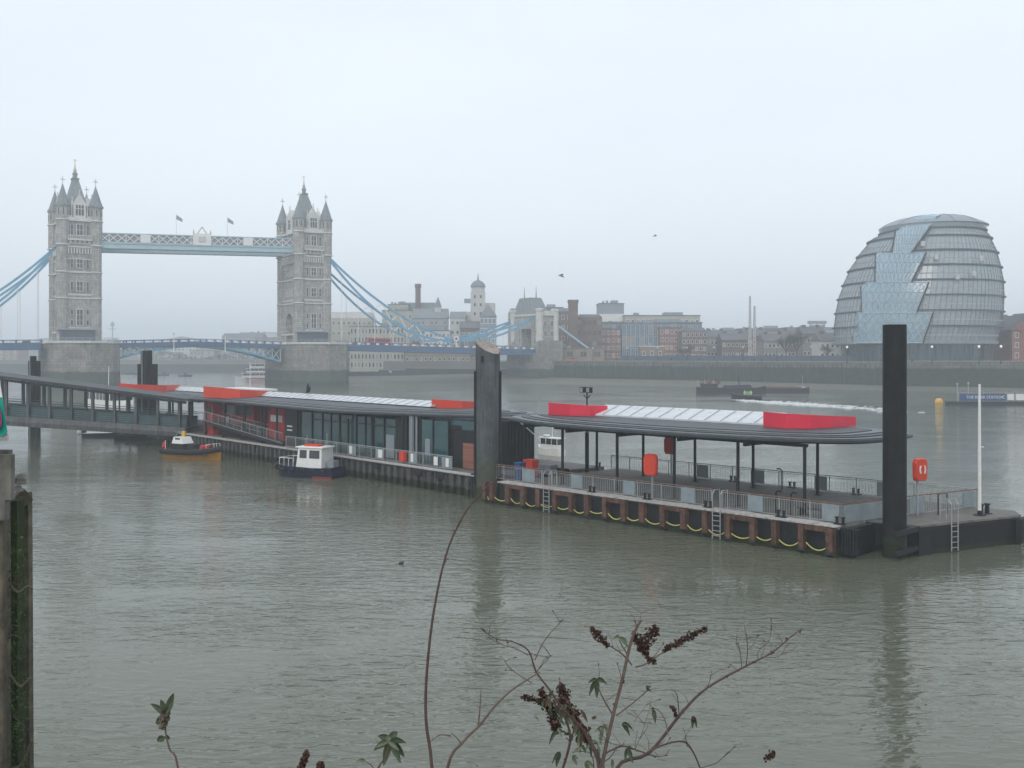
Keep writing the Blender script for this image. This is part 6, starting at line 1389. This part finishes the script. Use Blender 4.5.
for i in range(1500):
    c = PJ(rnd.choice((10,13,16,2,24))+rnd.gauss(0,3), 520+rnd.random()**.8*260, 15.25+rnd.uniform(0,.1)); s = rnd.uniform(.012,.035)
    gw_.add([c+Vector((rnd.uniform(-1,1),rnd.uniform(-.6,.1),rnd.uniform(-1,1)))*s for _ in range(3)], [(0,1,2)])
gw_.build('moss_growth', M['moss'], jt)
# bright curved hoarding edge standing on it
M['signwhite'] = M['white']; M['magenta'] = mat('magenta_print', (.45,.02,.16), .5); M['tealprint'] = mat('teal_print', (.01,.30,.24), .5)
sg = thing('painted_hoarding', 'edge of a white board with teal and magenta curves at the left frame edge', 'board', PJ(-5,440,14.6))
def card(pts, m, nm, d0, parent):
    rs = [[PJ(a,b,d0) for a,b in pts],[PJ(a,b,d0+.05) for a,b in pts]]; MB().rings(rs).build(nm, M[m], parent)
card([(-40,376),(-1,376),(3,400),(6,425),(8,437),(-40,437)], 'signwhite', 'board', 14.62, sg)
card([(-40,405),(2,397),(4.5,412),(7.5,432),(1,437),(-6,437),(2,425),(2,412),(-2,404),(-40,410)], 'tealprint', 'teal_band', 14.56, sg)
card([(-40,400),(-3,405),(0,412),(1.5,424),(-2,430),(-40,430)], 'magenta', 'magenta_patch', 14.5, sg)

# ---------------------------------------------------------------- foreground: butterfly bush and stems
M['twig'] = mat('bush_stem', (.085,.055,.05), .8, var=.3, scale=30); M['twigpale'] = mat('pale_stem', (.12,.085,.07), .8, var=.3, scale=30)
M['seed'] = mat('brown_seed_head', (.062,.034,.026), .95, var=.5, scale=60); M['leafg'] = mat('dull_green_leaf', (.06,.085,.05), .6, var=.3, scale=40)
M['dryleaf'] = mat('withered_leaf_brown', (.10,.07,.05), .9, var=.4, scale=60)
M['leafpale'] = mat('pale_green_leaf', (.15,.18,.12), .7, var=.3, scale=40)
def clump(a, b, rad, mb, n, rnd, sz=.008):
    a, b = Vector(a), Vector(b)
    for i in range(n):
        u = rnd.random(); c = a.lerp(b,u); rr = rad*(.45+.55*math.sin(math.pi*min(.95,max(.1,u))))
        v = Vector((rnd.gauss(0,1),rnd.gauss(0,1),rnd.gauss(0,1))).normalized()*rr*rnd.uniform(.3,1.25); p = c+v; s = sz*rnd.uniform(.6,1.4)
        e = [Vector((rnd.gauss(0,1),rnd.gauss(0,1),rnd.gauss(0,1))).normalized()*s for _ in range(5)]
        mb.add([p+q for q in e], [(0,1,2),(0,2,3),(0,3,4),(1,2,3),(1,3,4)])
def leaf_(p, dirv, L, W, mb, droop=.4, rnd=random):
    par, mt_ = mb; mb = MB()
    p = Vector(p); d = Vector(dirv).normalized(); s = d.cross(Vector((0,1,.2))).normalized(); up_ = s.cross(d)
    cs = []
    for i in range(6):
        u = i/5; w_ = W*math.sin(math.pi*min(1,u*.92+.04))**.8*(1-.3*u); c = p+d*L*u+Vector((0,0,-droop*L*u*u))+up_*(.1*L*math.sin(u*3))
        cs.append([c-s*w_-up_*w_*.35, c, c+s*w_-up_*w_*.35])
    mb.rings(cs, close=False); mb.build('leaf', M[mt_], par)
rnd = random.Random(11)
bush = thing('butterfly_bush', 'leafless butterfly bush with dark brown seed heads at the bottom right of centre', 'shrub', P(600,900,2.6))
main = [
 ([(596,860),(601,775),(613,715),(622,680),(633,640),(641,620)],.0075,.004,0),
 ([(596,870),(615,772),(650,752),(683,712),(706,688),(745,665),(772,652),(792,636),(803,628)],.0075,.0012,.25),
 ([(590,870),(598,776),(585,735),(572,720),(560,708),(548,690),(537,672),(528,652),(512,643),(498,640),(480,628)],.006,.0012,-.1),
 ([(604,768),(596,750),(588,735),(580,720)],.004,.003,.05),
 ([(560,776),(566,755),(570,735),(562,715),(556,705)],.005,.003,-.1),
 ([(613,715),(606,700),(600,688),(597,680)],.003,.0015,.05),
 ([(617,715),(630,704),(640,697),(648,690)],.003,.002,.05),
 ([(632,665),(625,655),(615,648),(608,645)],.003,.002,.05),
 ([(624,672),(627,657),(622,645),(619,640)],.003,.0015,.05),
 ([(636,667),(648,662),(658,656),(666,652)],.003,.002,.08),
 ([(603,755),(622,746),(640,750),(655,757),(668,755)],.0035,.0012,.05),
 ([(640,757),(660,746),(682,742),(694,752),(700,768)],.004,.0025,.1),
 ([(668,735),(664,722),(658,712),(653,708)],.0025,.0012,.05),
 ([(679,714),(678,700),(674,692),(671,689)],.002,.0008,0),
 ([(706,690),(710,680),(710,675)],.0015,.0007,0),
 ([(742,668),(740,652),(735,642)],.002,.0008,0),([(746,667),(749,650),(747,635),(744,625)],.002,.0008,0),
 ([(758,660),(760,650),(768,640),(771,622)],.0015,.0007,.03),([(762,657),(778,655),(786,646)],.0018,.001,.02),
 ([(535,660),(542,645),(552,632),(563,620)],.002,.0008,.05),([(536,672),(548,658),(551,655)],.0015,.0008,0),([(532,683),(520,675),(510,665),(503,658)],.002,.0008,0),
 ([(528,655),(516,648),(500,645),(486,636)],.0016,.0007,-.04),([(538,670),(545,660),(549,655)],.0013,.0007,0),
 ([(634,722),(640,712),(650,700)],.0012,.0006,.02),([(635,750),(645,725),(652,697)],.001,.0005,.02),
 ([(700,768),(716,762),(724,758),(730,752)],.0018,.001,.02),([(640,620),(643,612),(665,607)],.0012,.0006,.0),
 ([(594,775),(590,755),(572,752)],.002,.001,0),([(603,763),(612,757),(618,749),(624,744)],.002,.001,0)]
for k,(pts,r0,r1,dd) in enumerate(main):
    j_ = random.Random(k+50); pts = [pts[0]]+[(a+j_.uniform(-1.6,1.6),b+j_.uniform(-1.6,1.6)) for a,b in pts[1:-1]]+[pts[-1]]
    mb = MB(); w3 = stemline(pts, r0*.72, r1*.85, mb, 2.6, dd, k)
    for q_ in range(2 if len(w3) < 14 else 7):      # thin side twigs, some ending in a bud
        i_ = j_.randrange(len(w3)//4, len(w3)-1); p0 = w3[i_]; dv = Vector((j_.uniform(-1,1), j_.uniform(-.5,.5), j_.uniform(.1,1))).normalized(); L_ = j_.uniform(.012,.06)
        pm = p0+dv*L_*.5+Vector((j_.uniform(-1,1),0,j_.uniform(-1,1)))*L_*.12; pe = p0+dv*L_
        tw_ = MB().tube([p0,pm,pe],[.0009,.0007,.0005],4)
        if j_.random() < .45: tw_.tube([pe-dv*.001,pe+dv*.003,pe+dv*.007],[.0008,.0022,.0004],5)
        tw_.build('twig', M['twig'], bush)
    for q in w3[::3]:      # leaf scars
        mb.add([q+Vector((rnd.gauss(0,1),rnd.gauss(0,1),rnd.gauss(0,1))).normalized()*r0*1.1 for _ in range(4)], [(0,1,2),(0,2,3),(1,2,3)])
    mb.build('branch', M['twig' if k%3 else 'twigpale'], bush, smooth=True)
heads = [((592,629),(608,646),.010,110),((640,650),(657,628),.017,190),((634,634),(648,656),.012,110),((664,650),(706,628),.009,190),((646,657),(656,663),.008,50),
         ((560,686),(566,700),.013,150),((552,712),(556,730),.014,170),((522,697),(542,702),.007,90),((540,690),(552,708),.010,110),((568,708),(592,748),.011,260),((560,700),(580,716),.010,110),((538,700),(550,712),.008,70),((672,706),(676,716),.006,30),((693,717),(695,722),.004,18),((765,760),(775,752),.008,50)]
for a,b,rad,n in heads:
    mb = MB(); clump(P(*a,2.62),P(*b,2.66),rad*1.12,mb,int(n*1.5),rnd,.0045); mb.build('seed_head', M['seed'], bush)
for q_ in range(64):       # withered curled leaves and husks round the middle of the bush
    j_ = rnd; a_ = rnd.random(); px = 545+a_*50+rnd.gauss(0,9); py = 692+a_*62+rnd.gauss(0,7)
    leaf_(P(px,py,2.6+rnd.uniform(-.04,.04)),(rnd.uniform(-1,1),rnd.uniform(-.5,.5),rnd.uniform(-1,.4)),rnd.uniform(.014,.032),rnd.uniform(.004,.008),(bush,rnd.choice(['leafg','leafpale','dryleaf','dryleaf'])),rnd.uniform(.2,1.0),rnd)
for (px,py,pl) in ((619,638,[(-1,.6),(1,.2),(-.6,1),(1,-.3)]),(597,680,[(-1,.4),(1,.2),(.9,.5),(-.8,-.9),(0,-1)]),(603,727,[(-1,.3),(.6,.6),(1,-.3),(-.3,-1)]),(622,724,[(1,.5),(.6,-.4),(.8,.1)]),(627,748,[(-.3,-1),(.5,-.6),(.8,.3)]),(647,690,[(.3,1),(.6,.6)]),
                   (562,732,[(-1,.1),(-.6,.6),(.5,.3)]),(560,752,[(-.8,-.3),(-.4,-1)]),(572,757,[(.9,.3),(.6,-.5)]),(568,735,[(.6,.5),(-.4,.7)]),(585,762,[(1,0),(.5,-.8)]),(693,716,[(0,-1),(.4,-.6)]),(653,709,[(-.4,.6),(.2,-.7)])):
    mb = (bush, 'leafg' if rnd.random()<.65 else 'leafpale'); c = P(px,py,2.64)
    for (dx,dz) in pl: leaf_(c,(dx,rnd.uniform(-.5,.5),dz),rnd.uniform(.018,.033),rnd.uniform(.005,.009),mb,.7,rnd)
def stem_thing(name, label, pts, r0, r1, d, m='twig', dd=0, cat='plant', extra=()):
    r = thing(name, label, cat, P(*pts[0],d)); mb = MB(); stemline(pts,r0,r1,mb,d,dd); mb.build('stem', M[m], r, smooth=True)
    for e in extra: mb = MB(); stemline(e,r0*.5,r1*.6,mb,d+dd*.5); mb.build('side_twig', M[m], r, smooth=True)
    return r
stem_thing('arching_shoot', 'single long bare stem arching up to the grey mooring pile', [(437,880),(432,768),(426,720),(427,670),(434,610),(446,555),(462,518),(480,494),(503,474)], .0042, .0013, 2.3, extra=[[(444,565),(446,560),(449,558)],[(455,533),(453,529)]])
stem_thing('forked_shoot', 'pale forked stem leaning right between the long stem and the bush', [(436,880),(447,770),(463,742),(480,725),(495,706),(512,690),(530,678),(540,672)], .0042, .0014, 2.45, 'twigpale', extra=[[(462,745),(457,738),(451,733)],[(478,727),(480,708),(481,690)],[(451,736),(440,735),(430,742)]])
r = stem_thing('leafy_shoot', 'single drooping leafy shoot at the bottom left', [(190,880),(178,768),(170,750),(166,735),(165,722)], .003, .0018, 2.3, 'twigpale')
mb = (r,'leafg'); c = P(165,722,2.3)
for dx,dz,L_ in ((-.5,1,.045),(.9,1.6,.065),(-1,.5,.05),(-1,-.4,.03),(.7,1.0,.05),(-.2,-1,.03)): leaf_(c+Vector((0,0,.015)),(dx*.5,.1,dz*.9),L_*.95,.009,mb,.15,rnd)
mb = MB(); clump(P(165,712,2.3),P(164,728,2.3),.008,mb,60,rnd,.008); mb.build('withered_leaf', M['weathered'], r)
mb = (r,'leafg'); leaf_(P(165,737,2.3),(1,.1,-.1),.012,.008,mb,.2,rnd); leaf_(P(165,737,2.3),(-1,.1,-.3),.02,.01,mb,.2,rnd)
r = stem_thing('leafy_shoot', 'leafy shoot with curled leaves at the bottom left of the long stem', [(372,880),(376,780),(385,758),(390,742)], .003, .002, 2.4, 'twigpale', extra=[[(376,775),(372,766),(366,762)]])
mb = (r,'leafg'); c = P(390,745,2.4)
for dx,dz in ((-1,-.2),(.4,1),(-.6,.5),(1,-.7),(.8,-1),(-.3,-.8),(1,.4)): leaf_(c+Vector((0,0,.008)),(dx,rnd.uniform(-.3,.3),dz),.042,.011,mb,.4,rnd)
mb = (r,'leafpale')
for dx,dz in ((.1,1),(-.9,0),(.8,-.2)): leaf_(P(388,742,2.38),(dx,-.3,dz),.03,.008,mb,.3,rnd)
leaf_(P(366,762,2.4),(-.7,.1,.3),.02,.008,mb,.2,rnd)
for (a,b,lb) in (((296,785),(306,752),'brown seed head poking up at the bottom edge, larger of two'),((317,785),(321,763),'small brown seed head at the bottom edge beside the larger one')):
    r = thing('seed_spike', lb, 'seed head', P(*a,2.4), 'seed heads at the bottom edge'); mb = MB(); mb.tube([P(a[0]-6,860,2.4),P(*a,2.4),P(*b,2.4)],[.003,.003,.001],6); mb.build('stem', M['twig'], r)
    mb = MB(); clump(P(*a,2.4),P(*b,2.4),.008,mb,220,rnd,.006); mb.build('seed_head', M['seed'], r)
